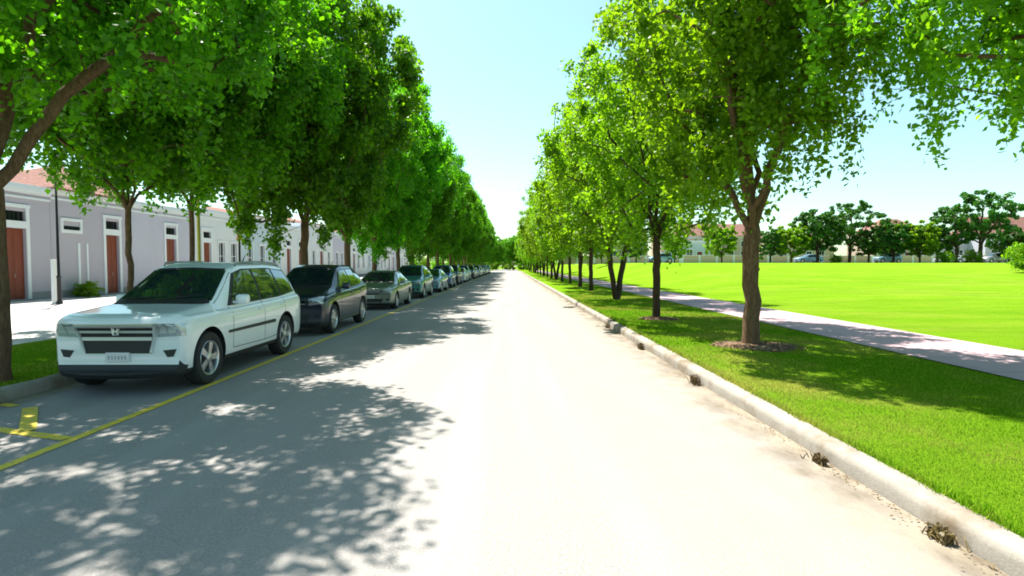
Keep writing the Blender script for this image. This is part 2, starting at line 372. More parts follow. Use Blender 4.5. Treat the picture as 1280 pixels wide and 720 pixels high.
# ------------------------------------------------------------------ trees
def gen_tree(name, seed, H, fork, Rc, zlo, nclust, per, leaf, r0, leafmat, bark, stems=1, droop=.0, limbs=5, spread=.42, lean=(0, 0), gap=.0, shell=.45, zflat=1.0, off=(0, 0)):
    """returns (trunk mesh object, crown mesh object) unparented data"""
    rg = np.random.RandomState(seed)
    zc = (H+zlo)/2; hz = (H-zlo)/2
    pos = [np.array([0., 0., -.1])]; par = [-1]
    def chain(p0, idx, target, step=.4, wob=.05, bow=0.0):
        d = target - p0; L = np.linalg.norm(d); n = max(1, int(L/step)); cur = idx
        for k in range(1, n+1):
            t = k/n
            p = p0 + d*t + rg.normal(0, wob, 3)*(1 if k < n else .3) + np.array([0, 0, bow*L*4*t*(1-t)])
            pos.append(p); par.append(cur); cur = len(pos)-1
        return cur
    bases = []
    for s in range(stems):
        a = 2*math.pi*s/stems + .3 + rg.rand()*.3
        sp = .0 if stems == 1 else .55
        tgt = np.array([lean[0]+sp*math.cos(a), lean[1]+sp*.5*math.sin(a), fork])
        bases.append(chain(pos[0], 0, tgt, .3, .018))
    for bi in bases:
        nl = limbs if stems == 1 else max(2, limbs//2+1)
        a0 = rg.rand()*6
        for k in range(nl):
            a = a0 + 2*math.pi*k/nl + rg.normal(0, .25)
            rr = Rc*spread*rg.uniform(.7, 1.2)
            tgt = np.array([pos[bi][0]*1.0 + rr*math.cos(a), pos[bi][1] + rr*math.sin(a), fork + (zc-fork)*rg.uniform(.6, 1.1)])
            m = chain(pos[bi], bi, tgt, .35, .05, .04)
            tgt2 = tgt + np.array([rr*.5*math.cos(a), rr*.5*math.sin(a), hz*rg.uniform(.35, .7)])
            chain(tgt, m, tgt2, .35, .06)
        chain(pos[bi], bi, np.array([pos[bi][0]+rg.normal(0, .3), rg.normal(0, .3), H-hz*.45]), .4, .07)
    # lobes of the crown
    nl = 13; lobes = rg.normal(0, 1, (nl, 3)); lobes /= np.linalg.norm(lobes, axis=1)[:, None]; amp = rg.uniform(-.16, .26, nl)
    C = []; D = []
    while len(C) < nclust:
        d = rg.normal(0, 1, 3); d /= np.linalg.norm(d)
        k = 1 + np.sum(amp*np.exp(-8*(1-lobes@d)))
        if gap and math.sin(d[0]*7+seed)*math.sin(d[1]*6)*math.sin(d[2]*7+1) > .45-gap: continue
        r = rg.rand()**shell
        z = d[2]*r*k
        if z < 0: z *= zflat
        C.append([off[0]+d[0]*r*k*Rc, off[1]+d[1]*r*k*Rc, zc + z*hz]); D.append(r)
    C = np.array(C); D = np.array(D); fk = np.array([0, 0, fork])
    order = np.argsort(np.linalg.norm(C-fk, axis=1))
    tips = []
    for i in order:
        c = C[i]; P = np.array(pos)
        dist = np.linalg.norm(P-c, axis=1) + .25*np.linalg.norm(P-fk, axis=1)*0 + np.where(P[:, 2] < fork-.05, 50, 0) + np.clip(P[:, 2]-c[2], 0, 9)*.6
        j = int(np.argmin(dist))
        tips.append(chain(P[j], j, c, .45, .05, .05 if droop else .03))
    P = np.array(pos); par = np.array(par); n = len(P)
    w = np.zeros(n); w[tips] = 1.0
    cnt = np.zeros(n)
    e = 2.25
    for i in range(n-1, 0, -1):
        if w[i] <= 0: w[i] = .5
        w[par[i]] += w[i]
    rad = w**(1/e); rad *= r0/rad[1] if rad[1] > 0 else 1
    rad = np.maximum(rad, .007)
    z0 = P[:, 2]; rad = rad*np.where(z0 < .35, 1+.5*((.35-np.clip(z0, 0, .35))/.35)**2, 1)
    main = -np.ones(n, int); best = np.zeros(n)
    for i in range(1, n):
        if w[i] > best[par[i]]: best[par[i]] = w[i]; main[par[i]] = i
    V = []; F = []
    ringof = {}
    def ring(p, d, r, ns, ref):
        a = np.cross(d, ref); na = np.linalg.norm(a)
        if na < 1e-3: a = np.cross(d, np.array([0, 1., .1])); na = np.linalg.norm(a)
        a /= na; b = np.cross(d, a); s0 = len(V)
        for k in range(ns):
            t = 2*math.pi*k/ns; rr = r*(1+.06*math.sin(3*t+p[2]*2)) if ns > 6 else r
            V.append(p + (a*math.cos(t)+b*math.sin(t))*rr)
        return s0
    REF = np.array([.13, .99, .07])
    starts = [i for i in range(1, n) if main[par[i]] != i] + [main[0]]
    for s in starts:
        chainidx = [par[s], s]
        while main[chainidx[-1]] >= 0: chainidx.append(main[chainidx[-1]])
        pts = P[chainidx]; rr = rad[chainidx].copy(); rr[0] = rr[1]*1.12 if par[s] != 0 else rad[0]*1.0
        if par[s] == 0: rr[0] = rr[1]*1.15
        ns = 12 if rr[0] > .07 else (6 if rr[0] > .025 else 3)
        prev = None
        for q in range(len(pts)):
            d = pts[min(q+1, len(pts)-1)] - pts[max(q-1, 0)]; L = np.linalg.norm(d)
            if L < 1e-5: continue
            cur = ring(pts[q], d/L, rr[q], ns, REF)
            if prev is not None:
                for k in range(ns):
                    k2 = (k+1) % ns; F.append([prev+k, prev+k2, cur+k2, cur+k])
            prev = cur
    trunk = np_mesh('trunk', np.array(V), np.array(F), bark, smooth=True)
    # leaves
    tc = P[tips]; nt_ = len(tc)
    k = rg.randint(int(per*.55), int(per*1.45), nt_)
    ci = np.repeat(np.arange(nt_), k); m = len(ci)
    sc = rg.uniform(.7, 1.25, nt_)[ci][:, None]
    off = rg.normal(0, 1, (m, 3)); off /= np.maximum(1e-4, np.linalg.norm(off, axis=1))[:, None]
    off *= (rg.rand(m)**.5)[:, None]*sc*np.array([.46, .46, .34])*(Rc/3.5)**.5
    if droop:
        tl = rg.rand(m)*droop*rg.uniform(.3, 1.4, nt_)[ci]; low = np.clip((zc+.3*hz-tc[ci, 2])/hz, .15, 1)
        sel = rg.rand(m) < .5; off[:, 2] -= np.where(sel, tl*low*1.5, 0); off[:, :2] *= np.where(sel, .55, 1)[:, None]
    cen = tc[ci] + off
    nrm = rg.normal(0, 1, (m, 3)) + np.array([0, 0, .55]) + .35*(tc[ci]-np.array([0, 0, zc]))/Rc
    nrm /= np.linalg.norm(nrm, axis=1)[:, None]
    ax = rg.normal(0, 1, (m, 3)) + np.array([0, 0, -.6 if droop else -.2]); ax -= nrm*np.sum(ax*nrm, 1)[:, None]
    ax /= np.maximum(1e-4, np.linalg.norm(ax, axis=1))[:, None]
    bx = np.cross(nrm, ax); L = leaf*rg.uniform(.6, 1.35, m)[:, None]; W = L*rg.uniform(.26, .40, m)[:, None]
    LV = np.stack([cen-ax*L*.5, cen+bx*W-ax*L*.06+nrm*L*.05, cen+ax*L*.5-nrm*L*.06, cen-bx*W-ax*L*.06+nrm*L*.05], 1).reshape(-1, 3)
    LF = np.arange(4*m).reshape(-1, 4)
    crown = np_mesh('crown', LV, LF, leafmat)
    return trunk, crown

def make_tree(name, **kw):
    t, c = gen_tree(name, **kw); e = empty(name); t.parent = e; c.parent = e; return e

proto = {}
used = {}
def put(key, name, x, y, z, rz, s, label, cat, group, sz=None):
    p = proto[key]
    if key not in used: used[key] = True; o = p
    else: o = copy_tree(p)
    o.name = name
    o.location = (x, y, z); o.rotation_euler = (0, 0, rz); o.scale = (s, s, sz or s)
    tag(o, label, cat, group); return o

# left row: dense, dark ; right row: lighter, drooping
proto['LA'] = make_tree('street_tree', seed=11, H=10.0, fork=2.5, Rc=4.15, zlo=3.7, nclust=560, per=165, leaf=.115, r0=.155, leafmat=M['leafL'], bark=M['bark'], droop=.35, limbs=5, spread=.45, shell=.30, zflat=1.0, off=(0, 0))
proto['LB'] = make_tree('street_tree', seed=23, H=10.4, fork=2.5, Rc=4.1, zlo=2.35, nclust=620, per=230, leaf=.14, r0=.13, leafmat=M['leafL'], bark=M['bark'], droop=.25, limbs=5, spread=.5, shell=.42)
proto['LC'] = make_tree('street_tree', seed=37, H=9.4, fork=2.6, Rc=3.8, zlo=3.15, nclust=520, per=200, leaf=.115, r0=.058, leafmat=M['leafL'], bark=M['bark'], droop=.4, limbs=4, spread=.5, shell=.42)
proto['RA'] = make_tree('street_tree', seed=5, H=9.0, fork=2.15, Rc=2.45, zlo=3.1, nclust=420, per=140, leaf=.11, r0=.145, leafmat=M['leafR'], bark=M['bark'], droop=.75, limbs=5, spread=.55, shell=.5, off=(.15, 0))
proto['RB'] = make_tree('street_tree', seed=71, H=10.8, fork=2.6, Rc=3.5, zlo=2.8, nclust=440, per=135, leaf=.13, r0=.125, leafmat=M['leafR'], bark=M['barkd'], droop=.5, limbs=5, spread=.5, shell=.45)
proto['RC'] = make_tree('street_tree', seed=83, H=11.0, fork=2.5, Rc=3.6, zlo=2.6, nclust=440, per=135, leaf=.13, r0=.135, leafmat=M['leafR'], bark=M['barkd'], stems=2, droop=.45, limbs=5, spread=.5, shell=.45)
proto['RN'] = make_tree('street_tree', seed=91, H=9.0, fork=2.6, Rc=3.3, zlo=3.7, nclust=480, per=250, leaf=.095, r0=.17, leafmat=M['leafR'], bark=M['bark'], droop=.7, limbs=5, spread=.6, shell=.5)
proto['FA'] = make_tree('park_tree', seed=101, H=8, fork=1.7, Rc=3.6, zlo=1.9, nclust=170, per=90, leaf=.34, r0=.22, leafmat=M['leafF'], bark=M['barkd'], limbs=4, spread=.5, shell=.4)
proto['FB'] = make_tree('park_tree', seed=113, H=10.5, fork=2.6, Rc=4.4, zlo=3.0, nclust=130, per=70, leaf=.34, r0=.25, leafmat=M['leafF'], bark=M['barkd'], limbs=5, spread=.6, shell=.35, gap=.2)
proto['FC'] = make_tree('park_tree', seed=127, H=8, fork=1.5, Rc=3.2, zlo=1.2, nclust=150, per=90, leaf=.34, r0=.16, leafmat=M['leafR'], bark=M['barkd'], limbs=4, spread=.5, shell=.4)
proto['BU'] = make_tree('bush', seed=131, H=2.3, fork=.25, Rc=1.5, zlo=-.1, nclust=150, per=60, leaf=.13, r0=.06, leafmat=M['leafR'], bark=M['barkd'], limbs=5, spread=.5, shell=.4)

ordw = ['first','second','third','fourth','fifth','sixth','seventh','eighth','ninth','tenth','eleventh','twelfth','thirteenth','fourteenth','fifteenth','sixteenth','seventeenth','eighteenth','nineteenth','twentieth','twenty-first','twenty-second','twenty-third','twenty-fourth','twenty-fifth','twenty-sixth','twenty-seventh','twenty-eighth']
rng = random.Random(4)
left = [('LA', -6.74, 7.3, .3, 1.0, 1.0, 'thick-trunked leafy tree at the left edge of the photo beside the kerb'),
        ('LC', -8.75, 12.9, 2.1, 1.08, 1.08, 'slim-trunked tree standing behind the white SUV between two house doors'),
        ('LC', -8.6, 15.2, 4.0, 1.1, 1.15, 'slim-trunked tree rising behind the rear of the white SUV'),
        ('LB', -7.1, 19.4, 1.0, 1.0, 1.18, 'dense dark tree with reddish trunk behind the navy hatchback')]
GL = 'street trees along the left kerb'; GR = 'street trees along the right grass verge'
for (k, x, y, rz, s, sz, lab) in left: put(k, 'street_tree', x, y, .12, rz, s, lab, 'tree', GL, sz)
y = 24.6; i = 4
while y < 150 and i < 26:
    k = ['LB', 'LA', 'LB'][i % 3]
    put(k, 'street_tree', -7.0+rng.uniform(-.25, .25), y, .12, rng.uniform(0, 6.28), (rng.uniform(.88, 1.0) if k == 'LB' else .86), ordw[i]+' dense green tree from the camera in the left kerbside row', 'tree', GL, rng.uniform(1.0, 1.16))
    y += rng.uniform(5.0, 6.2); i += 1
put('RN', 'street_tree', 7.7, 6.5, .12, 2.4, 1.0, 'nearest tree on the right, only its overhanging leafy branches in the top right corner', 'tree', GR)
put('RA', 'street_tree', 4.53, 10.5, .12, 3.1, 1.0, 'forked tree with thick pale brown trunk in a brown mulch ring on the right', 'tree', GR)
put('RB', 'street_tree', 4.15, 15.9, .12, 1.2, .84, 'straight single-trunked tree just behind the forked tree on the right verge', 'tree', GR)
put('RC', 'street_tree', 4.75, 25.0, .12, .2, .94, 'tree with two stems leaning apart from one base beside the path', 'tree', GR)
rr = [(4.9, 34), (5.0, 40), (5.0, 47), (5.0, 54), (5.0, 61), (5.0, 68), (5.0, 76), (5.0, 84), (5.0, 93), (5.0, 102), (5.0, 112), (5.0, 122), (5.0, 134), (5.0, 146)]
for i, (x, y) in enumerate(rr):
    put(['RB', 'RC', 'RB'][i % 3] if i else 'RB', 'street_tree', x, y, .12, rng.uniform(0, 6.28), rng.uniform(.92, 1.08), ordw[i+4]+' light green tree from the camera in the right verge row', 'tree', GR)
for i, (x, y, s, lab) in enumerate([(-16, 200, 1.3, 'outermost tree on the left of those closing the far end of the road'), (-11, 210, 1.2, 'second tree from the left closing the far end of the road'), (-3, 215, 1.1, 'low tree left of the middle one closing the far end of the road'), (5, 212, 1.1, 'low tree right of the middle one closing the far end of the road'), (15, 205, 1.3, 'second tree from the right closing the far end of the road'), (22, 205, 1.3, 'outermost tree on the right of those closing the far end of the road'), (-6, 185, 1.1, 'inner left tree closing the far end of the road'), (1, 196, 1.15, 'middle tree closing the far end of the road'), (9, 188, 1.1, 'inner right tree closing the far end of the road')]):
    put('LB', 'street_tree', x, y, 0, i*1.3, s, lab, 'tree', 'trees at the far end of the road')

# mulch rings, litter
def mulch(x, y, r, seed):
    rg = np.random.RandomState(seed); V = []; F = []; n = 40
    V.append((x, y, .20)); 
    for ri, (q, z) in enumerate(((.5, .185), (.85, .165), (1.0, .12))):
        for k in range(n):
            a = 2*math.pi*k/n; rr = r*q*(1+.12*math.sin(3*a+seed)+rg.normal(0, .03)); V.append((x+rr*math.cos(a), y+rr*math.sin(a)*.9, z+rg.normal(0, .006)))
    for k in range(n): F.append([0, 1+k, 1+(k+1) % n])
    for ri in range(2):
        for k in range(n): F.append([1+ri*n+k, 1+(ri+1)*n+k, 1+(ri+1)*n+(k+1) % n, 1+ri*n+(k+1) % n])
    V = [tuple(map(float, v)) for v in V]
    # chips
    for q in range(500):
        a = rg.rand()*6.28; rr = r*rg.rand()**.5*1.12; cx, cy = x+rr*math.cos(a), y+rr*math.sin(a)*.9; l = rg.uniform(.015, .05); t = rg.rand()*6.28; z = .20-.05*(rr/r)+.01
        b = len(V); dx, dy = math.cos(t)*l, math.sin(t)*l; nx, ny = -dy*.35, dx*.35; tz = rg.normal(0, .012)
        V += [(cx-dx-nx, cy-dy-ny, z-tz), (cx+dx-nx, cy+dy-ny, z+tz), (cx+dx+nx, cy+dy+ny, z+tz+.004), (cx-dx+nx, cy-dy+ny, z-tz+.004)]
        F.append([b, b+1, b+2, b+3])
    o = np_mesh('mulch', np.array(V), F, M['mulch']); tag(o, 'brown mulch patch round the tree base', 'mulch', kind='stuff')
mulch(4.6, 10.4, .75, 1); mulch(4.2, 15.8, .5, 2)

# grass blades
def blades(name, x0, x1, y0, y1, n, h, z, seed, hf=None, near=True, mat=None, wid=.006):
    rg = np.random.RandomState(seed)
    X = rg.uniform(x0, x1, n); u = rg.rand(n)
    Y = y0*(y1/y0)**u if near else rg.uniform(y0, y1, n)
    Z = np.full(n, z) if hf is None else hf(X, Y)
    sc = np.clip(Y/6, .8, 3.5) if near else np.ones(n)
    a = rg.rand(n)*6.28; H = h*rg.uniform(.5, 1.3, n)*(.7+.3*sc); wd = wid*sc*rg.uniform(.7, 1.3, n)
    lx, ly = rg.normal(0, .45, n)*H, rg.normal(0, .45, n)*H
    dx, dy = np.cos(a)*wd, np.sin(a)*wd
    V = np.stack([np.stack([X-dx, Y-dy, Z-.01], 1), np.stack([X+dx, Y+dy, Z-.01], 1), np.stack([X+lx, Y+ly, Z+H], 1)], 1).reshape(-1, 3)
    o = np_mesh(name, V, np.arange(3*n).reshape(-1, 3), mat or M['blade']); return o
vh = lambda X, Y: .135 + wav(X, Y)*np.clip((X-2.84)/.3, 0, 1)*np.clip((6.6-X)/.3, 0, 1)
o = blades('grass', 2.87, 6.62, 2.2, 30, 140000, .022, .13, 3, vh); tag(o, 'short mown grass on the right verge', 'grass', kind='stuff')
o = blades('grass', -9.4, -6.3, 5.5, 30, 40000, .03, .13, 4, lambda X, Y: .135+0*X); tag(o, 'short grass on the left verge', 'grass', kind='stuff')
o = blades('grass', 2.82, 2.92, 2.2, 24, 5000, .06, .14, 7); tag(o, 'grass overhanging the kerb', 'grass', kind='stuff')

# dry weeds and litter along the right gutter
def weed(x, y, s, seed, lab):
    rg = np.random.RandomState(seed); mb = MB()
    for k in range(12):
        a = rg.rand()*6.28; l = s*rg.uniform(.5, 1.1); b = Vector((rg.normal(0, .04), rg.normal(0, .07), 0))
        t = b + Vector((math.cos(a)*l*.4, math.sin(a)*l*.6, l*.75)); mid = (b+t)/2 + Vector((0, 0, l*.12))
        mb.tube([b, mid, t], [.006, .004, .001], 3)
    n = 300; c = rg.normal(0, 1, (n, 3))*np.array([.06, .13, .05])*s/.2 + np.array([0, 0, .06*s/.2]); c[:, 2] = np.abs(c[:, 2])
    ax = rg.normal(0, .011, (n, 3)); bx = rg.normal(0, .007, (n, 3))
    c = np.clip(c, [-.05*s/.2, -.12*s/.2, 0], [.05*s/.2, .12*s/.2, .15*s/.2])
    for k in range(n): mb.add([c[k]-ax[k], c[k]+bx[k], c[k]+ax[k], c[k]-bx[k]], [(0, 1, 2, 3)])
    o = mb.build('weed_clump', M['leafD']); o.location = (x, y, .004); tag(o, lab, 'weed', 'dry weed clumps along the right kerb')
for (x, y, s, sd, lab) in [(2.58, 3.30, .10, 1, 'dry weed clump nearest the camera in the right gutter'),
                       (2.58, 4.6, .09, 2, 'second dry weed clump from the camera, against the right kerb'),
                       (2.58, 7.75, .15, 3, 'largest dry weed clump by the kerb ahead of the mulch ring'),
                       (2.58, 11.0, .14, 4, 'dry brown clump by the kerb left of the forked tree'),
                       (2.58, 14.8, .14, 5, 'farthest dry clump by the kerb, left of the straight tree')]:
    weed(x, y, s, sd, lab)
def litter():
    rg = np.random.RandomState(9); n = 700
    cl = rg.choice([3.3, 4.5, 5.6, 7.8, 9.3, 11, 12.5, 14.8, 17.5, 21, 26], n); Y = cl + rg.normal(0, .38, n); X = XR - .02 - np.abs(rg.normal(0, .07, n))
    l = rg.uniform(.005, .018, n); a = rg.rand(n)*6.28; dx, dy = np.cos(a)*l, np.sin(a)*l; z = .009+rg.rand(n)*.012; tz = rg.normal(0, .006, n)
    V = np.stack([np.stack([X-dx, Y-dy, z], 1), np.stack([X+dy*.5, Y-dx*.5, z+np.abs(tz)], 1), np.stack([X+dx, Y+dy, z+.003], 1), np.stack([X-dy*.5, Y+dx*.5, z+np.abs(tz)], 1)], 1).reshape(-1, 3)
    o = np_mesh('leaf_litter', V, np.arange(4*n).reshape(-1, 4), M['leafD']); tag(o, 'dry leaves and grit gathered in the gutter', 'litter', kind='stuff')
litter()

# ------------------------------------------------------------------ cars
def interp_st(st, ys):
    a = np.array(st); out = [np.interp(ys, a[:, 0], a[:, k]) for k in range(1, a.shape[1])]
    return out
def car_body(sp):
    L = sp['L']; ys = np.unique(np.concatenate([[0, .02, .05, .09], np.arange(.14, L-.1, .05), [L-.09, L-.05, L-.02, L]]))
    fine = np.linspace(0, L, 400); vals = interp_st(sp['st'], fine)
    ker = np.hanning(11); ker /= ker.sum()
    sm = []
    for v in vals:
        p = np.concatenate([np.full(5, v[0]), v, np.full(5, v[-1])]); sm.append(np.interp(ys, fine, np.convolve(p, ker, 'valid')))
    V = []; half = 15
    def section(w, zb, zs, zt, wr):
        g = max(.02, zt-zs)
        P = [(0, zb), (.75*w, zb), (.93*w, zb+.02), (.975*w, zb+.09), (.992*w, zb+.22), (1.0*w, (zb+.22+zs)/2+.0), (1.0*w, zs-.2), (.99*w, zs-.09), (.96*w, zs-.025), (.915*w, zs)]
        a = (.905*w, zs+.03*g); b = (wr, zs+.86*g)
        for f in (.05, .5, .92): P.append((a[0]+(b[0]-a[0])*f + .022*math.sin(math.pi*f)*min(1, g/.4), a[1]+(b[1]-a[1])*f))
        P += [(wr*.95, zs+.935*g), (wr*.80, zs+.975*g), (wr*.45, zs+.995*g), (0, zt)]
        # resample with Catmull-Rom
        P = np.array(P); Q = []
        for i in range(len(P)-1):
            p0 = P[max(i-1, 0)]; p1 = P[i]; p2 = P[i+1]; p3 = P[min(i+2, len(P)-1)]
            for t in (0, .5):
                Q.append(.5*((2*p1)+(-p0+p2)*t+(2*p0-5*p1+4*p2-p3)*t*t+(-p0+3*p1-3*p2+p3)*t**3))
        Q.append(P[-1]); return Q
    rows = []
    for i, y in enumerate(ys):
        w, zb, zs, zt, wr = [s[i] for s in sm]
        S = section(w, zb, zs, zt, wr)
        full = [(x, z) for x, z in S] + [(-x, z) for x, z in S[-2:0:-1]]
        row = []
        for x, z in full:
            bow = sp.get('bow', .16)*(abs(x)/w)**2.2*max(0, 1-y/.8) - .05*(abs(x)/w)**2*max(0, 1-(L-y)/.5)*2
            row.append((x, y+bow, z))
        rows.append(row)
    m = len(rows[0]); F = []
    for r in rows: V += r
    for i in range(len(rows)-1):
        for j in range(m):
            j2 = (j+1) % m; F.append([i*m+j, (i+1)*m+j, (i+1)*m+j2, i*m+j2])
    # caps: strips joining left and right points
    h = m//2
    for base, flip in ((0, False), ((len(rows)-1)*m, True)):
        for j in range(h):
            a, b = base+j, base+j+1; c, d = base+(m-j-1) % m, base+(m-j) % m
            f = [a, b, c, d] if j > 0 else [a, b, base+m-1]
            if j == h-1: f = [a, b, base+(m-j) % m]
            f = list(dict.fromkeys(f))
            if len(f) > 2: F.append(f if not flip else f[::-1])
    return np.array(V), F

def make_car(sp, paint):
    """local frame: nose at y=0 looking towards -y, ground z=0"""
    e = empty(sp['name'])
    V, F = car_body(sp)
    bvh = BVHTree.FromPolygons([Vector(v) for v in V], F)
    body = np_mesh('body', V, F, [paint, M['plastic']])
    bm = bmesh.new(); bm.from_mesh(body.data); bmesh.ops.recalc_face_normals(bm, faces=bm.faces); bm.to_mesh(body.data); bm.free()
    me = body.data
    for p in me.polygons:
        c = p.center; lim = sp['clad_front'] if c.y < .35 else sp['clad_side']
        p.material_index = 1 if c.z < lim else 0
    r = sp['r']; cut = MB()
    for ya in sp['axles']:
        for s in (-1, 1):
            x0, x1 = (sp['W']/2-.30)*s, (sp['W']/2+.2)*s
            cut.lathe([(x0, 0.0001), (x0, r+.055), (x1, r+.055), (x1, 0.0001)], 40, 'x', (0, ya, r+.01))
    cm = cut.build('cut', M['plastic'])
    md = body.modifiers.new('b', 'BOOLEAN'); md.operation = 'DIFFERENCE'; md.object = cm; md.solver = 'EXACT'
    try: md.material_mode = 'TRANSFER'
    except Exception: pass
    dg = bpy.context.evaluated_depsgraph_get(); dg.update()
    nm = bpy.data.meshes.new_from_object(body.evaluated_get(dg)); body.modifiers.clear(); body.data = nm
    bpy.data.objects.remove(cm)
    nm.polygons.foreach_set('use_smooth', [True]*len(nm.polygons)); nm.set_sharp_from_angle(angle=R(32))
    body.parent = e
    def hit(a, b, axis):
        if axis == 'front': o, d = Vector((a, -3, b)), Vector((0, 1, 0))
        elif axis == 'rear': o, d = Vector((a, 9, b)), Vector((0, -1, 0))
        elif axis == 'R': o, d = Vector((4, a, b)), Vector((-1, 0, 0))
        elif axis == 'L': o, d = Vector((-4, a, b)), Vector((1, 0, 0))
        else: o, d = Vector((a, b, 4)), Vector((0, 0, -1))
        h = bvh.ray_cast(o, d)
        if h[0] is None: return None
        n = h[1] if h[1].dot(d) < 0 else -h[1]
        return h[0], n
    def panel(mb, top, bot, axis, nu=12, nv=5, off=.006, th=.03):
        def samp(pl, t):
            pl = [Vector(p) for p in pl]; ls = [(pl[i+1]-pl[i]).length for i in range(len(pl)-1)]; T = sum(ls)*t
            for i, l in enumerate(ls):
                if T <= l or i == len(ls)-1: return pl[i].lerp(pl[i+1], min(1, T/max(l, 1e-6)))
                T -= l
        g = []; under = []
        for j in range(nv+1):
            for i in range(nu+1):
                a = samp(top, i/nu); b = samp(bot, i/nu); p = a.lerp(b, j/nv)
                hh = hit(p[0], p[1], axis)
                if hh is None: return
                g.append(hh[0]+hh[1]*off); under.append(hh[0]-hh[1]*th)
        n = len(g); fs = []
        for j in range(nv):
            for i in range(nu):
                a = j*(nu+1)+i; fs.append([a, a+1, a+nu+2, a+nu+1])
        rim = [i for i in range(nu+1)] + [j*(nu+1)+nu for j in range(1, nv+1)] + [nv*(nu+1)+i for i in range(nu-1, -1, -1)] + [j*(nu+1) for j in range(nv-1, 0, -1)]
        rv = [under[i] for i in rim]
        for k in range(len(rim)):
            k2 = (k+1) % len(rim); fs.append([rim[k], rim[k2], n+k2, n+k])
        mb.add([tuple(v) for v in g+rv], fs)
    def P(name, pols, axis, mat, parent=e, smooth=True, **kw):
        mb = MB()
        for t, b in pols: panel(mb, t, b, axis, **kw)
        if not mb.f: return None
        return mb.build(name, mat, parent, smooth=smooth, angle=50)
    # glass
    P('window_trim', [sp['screen_trim']], 'front', M['plastic'], off=.004, nu=16, nv=8)
    P('windscreen', [sp['screen']], 'front', M['glass'], off=.008, nu=16, nv=8)
    for sd in ('R', 'L'):
        P('window_trim', [sp['side_trim']], sd, M['plastic'], off=.003, nu=30, nv=4)
        for q in sp['side']: P('side_window', [q], sd, M['glass'], off=.009, nu=10, nv=5)
    P('rear_window', [sp['rear_screen']], 'rear', M['glass'], off=.008, nu=12, nv=6)
    # front face
    gr = P('grille', sp['grille'], 'front', M['plastic'], off=.012, nu=14, nv=4)
    P('grille_bar', sp['bars'], 'front', M['chrome'], gr, off=.03, nu=16, nv=2, th=.01)
    for s in (1, -1):
        fl = lambda q: [[(x*s, z) for x, z in l] for l in q]
        hl = P('headlight', [fl(sp['lamp'])], 'front', M['lamp'], off=.010, nu=10, nv=4)
        if hl and sp.get('lamp_trim'):
            P('reflector', [fl(q) for q in sp['lamp_trim']], 'front', M['chrome'], hl, off=.016, nu=4, nv=3, th=.004)
        P('fog_lamp', [fl(sp['fog'])], 'front', M['plastic'], off=.008, nu=5, nv=3)
        P('tail_light', [fl(sp['tail'])], 'rear', M['red'], off=.01, nu=5, nv=4)
    # plate
    pz, pw = sp['plate'], .16
    h0 = hit(0, pz, 'front'); py = h0[0].y
    pl = MB().bbox(-pw, pw, py-.035, py+.03, pz-.06, pz+.06, .006).build('number_plate', M['plate'], e)
    mk = MB(); rq = random.Random(3)
    for k in range(6):
        x = -.11+k*.044; mk.box(x-.012, x+.012, py-.0375, py-.034, pz-.028, pz+.022); 
    mk.build('plate_lettering', M['platemark'], pl)
    if sp.get('emblem'):
        ez = sp['emblem']; ey = hit(0, ez, 'front')[0].y - .045; em = MB()
        em.tube([(-.05, ey, ez+.045), (-.036, ey, ez-.045), (.036, ey, ez-.045), (.05, ey, ez+.045), (-.05, ey, ez+.045)], .007, 6)
        em.box(-.032, -.018, ey-.006, ey+.012, ez-.034, ez+.036); em.box(.018, .032, ey-.006, ey+.012, ez-.034, ez+.036); em.box(-.018, .018, ey-.0055, ey+.0115, ez-.008, ez+.008)
        em.build('emblem', M['chrome'], e, smooth=True)
    # seams, handles, mouldings, mirrors
    sm = []
    for (a, b) in sp['seams']:
        d = Vector((b[0]-a[0], b[1]-a[1])).normalized(); nn = (d[1]*.005, -d[0]*.005)
        sm.append(([(a[0]-nn[0], a[1]-nn[1]), (b[0]-nn[0], b[1]-nn[1])], [(a[0]+nn[0], a[1]+nn[1]), (b[0]+nn[0], b[1]+nn[1])]))
    for sd, s in (('R', 1), ('L', -1)):
        P('door_seam', sm, sd, M['plastic'], off=.0015, nu=8, nv=1, th=.004)
        if sp.get('mould'): P('side_moulding', [sp['mould']], sd, M['plastic'], off=.014, nu=20, nv=2, th=.01)
        for (hy, hz) in sp['handles']:
            hx = abs(hit(hy, hz, sd)[0].x)*s; q = MB(); q.bbox(min(hx-.01*s, hx+.035*s), max(hx-.01*s, hx+.035*s), hy-.09, hy+.09, hz-.016, hz+.016, .008); q.build('door_handle', paint, e, smooth=True)
        my, mz = sp['mirror']; mx = abs(hit(my, mz-.02, sd)[0].x)
        q = MB(); x0, x1 = mx+.05, mx+.25
        q.bbox(*sorted((x0*s, x1*s)), my-.06, my+.08, mz-.06, mz+.09, .045); q.box(*sorted(((mx-.04)*s, (x0+.02)*s)), my-.03, my+.04, mz-.05, mz-.01)
        mr = q.build('wing_mirror', paint, e, smooth=True)
        MB().box(*sorted(((x0+.02)*s, (x1-.02)*s)), my+.081, my+.086, mz-.04, mz+.07).build('mirror_glass', M['glass'], mr)
    # wheels
    proto_wheel = None
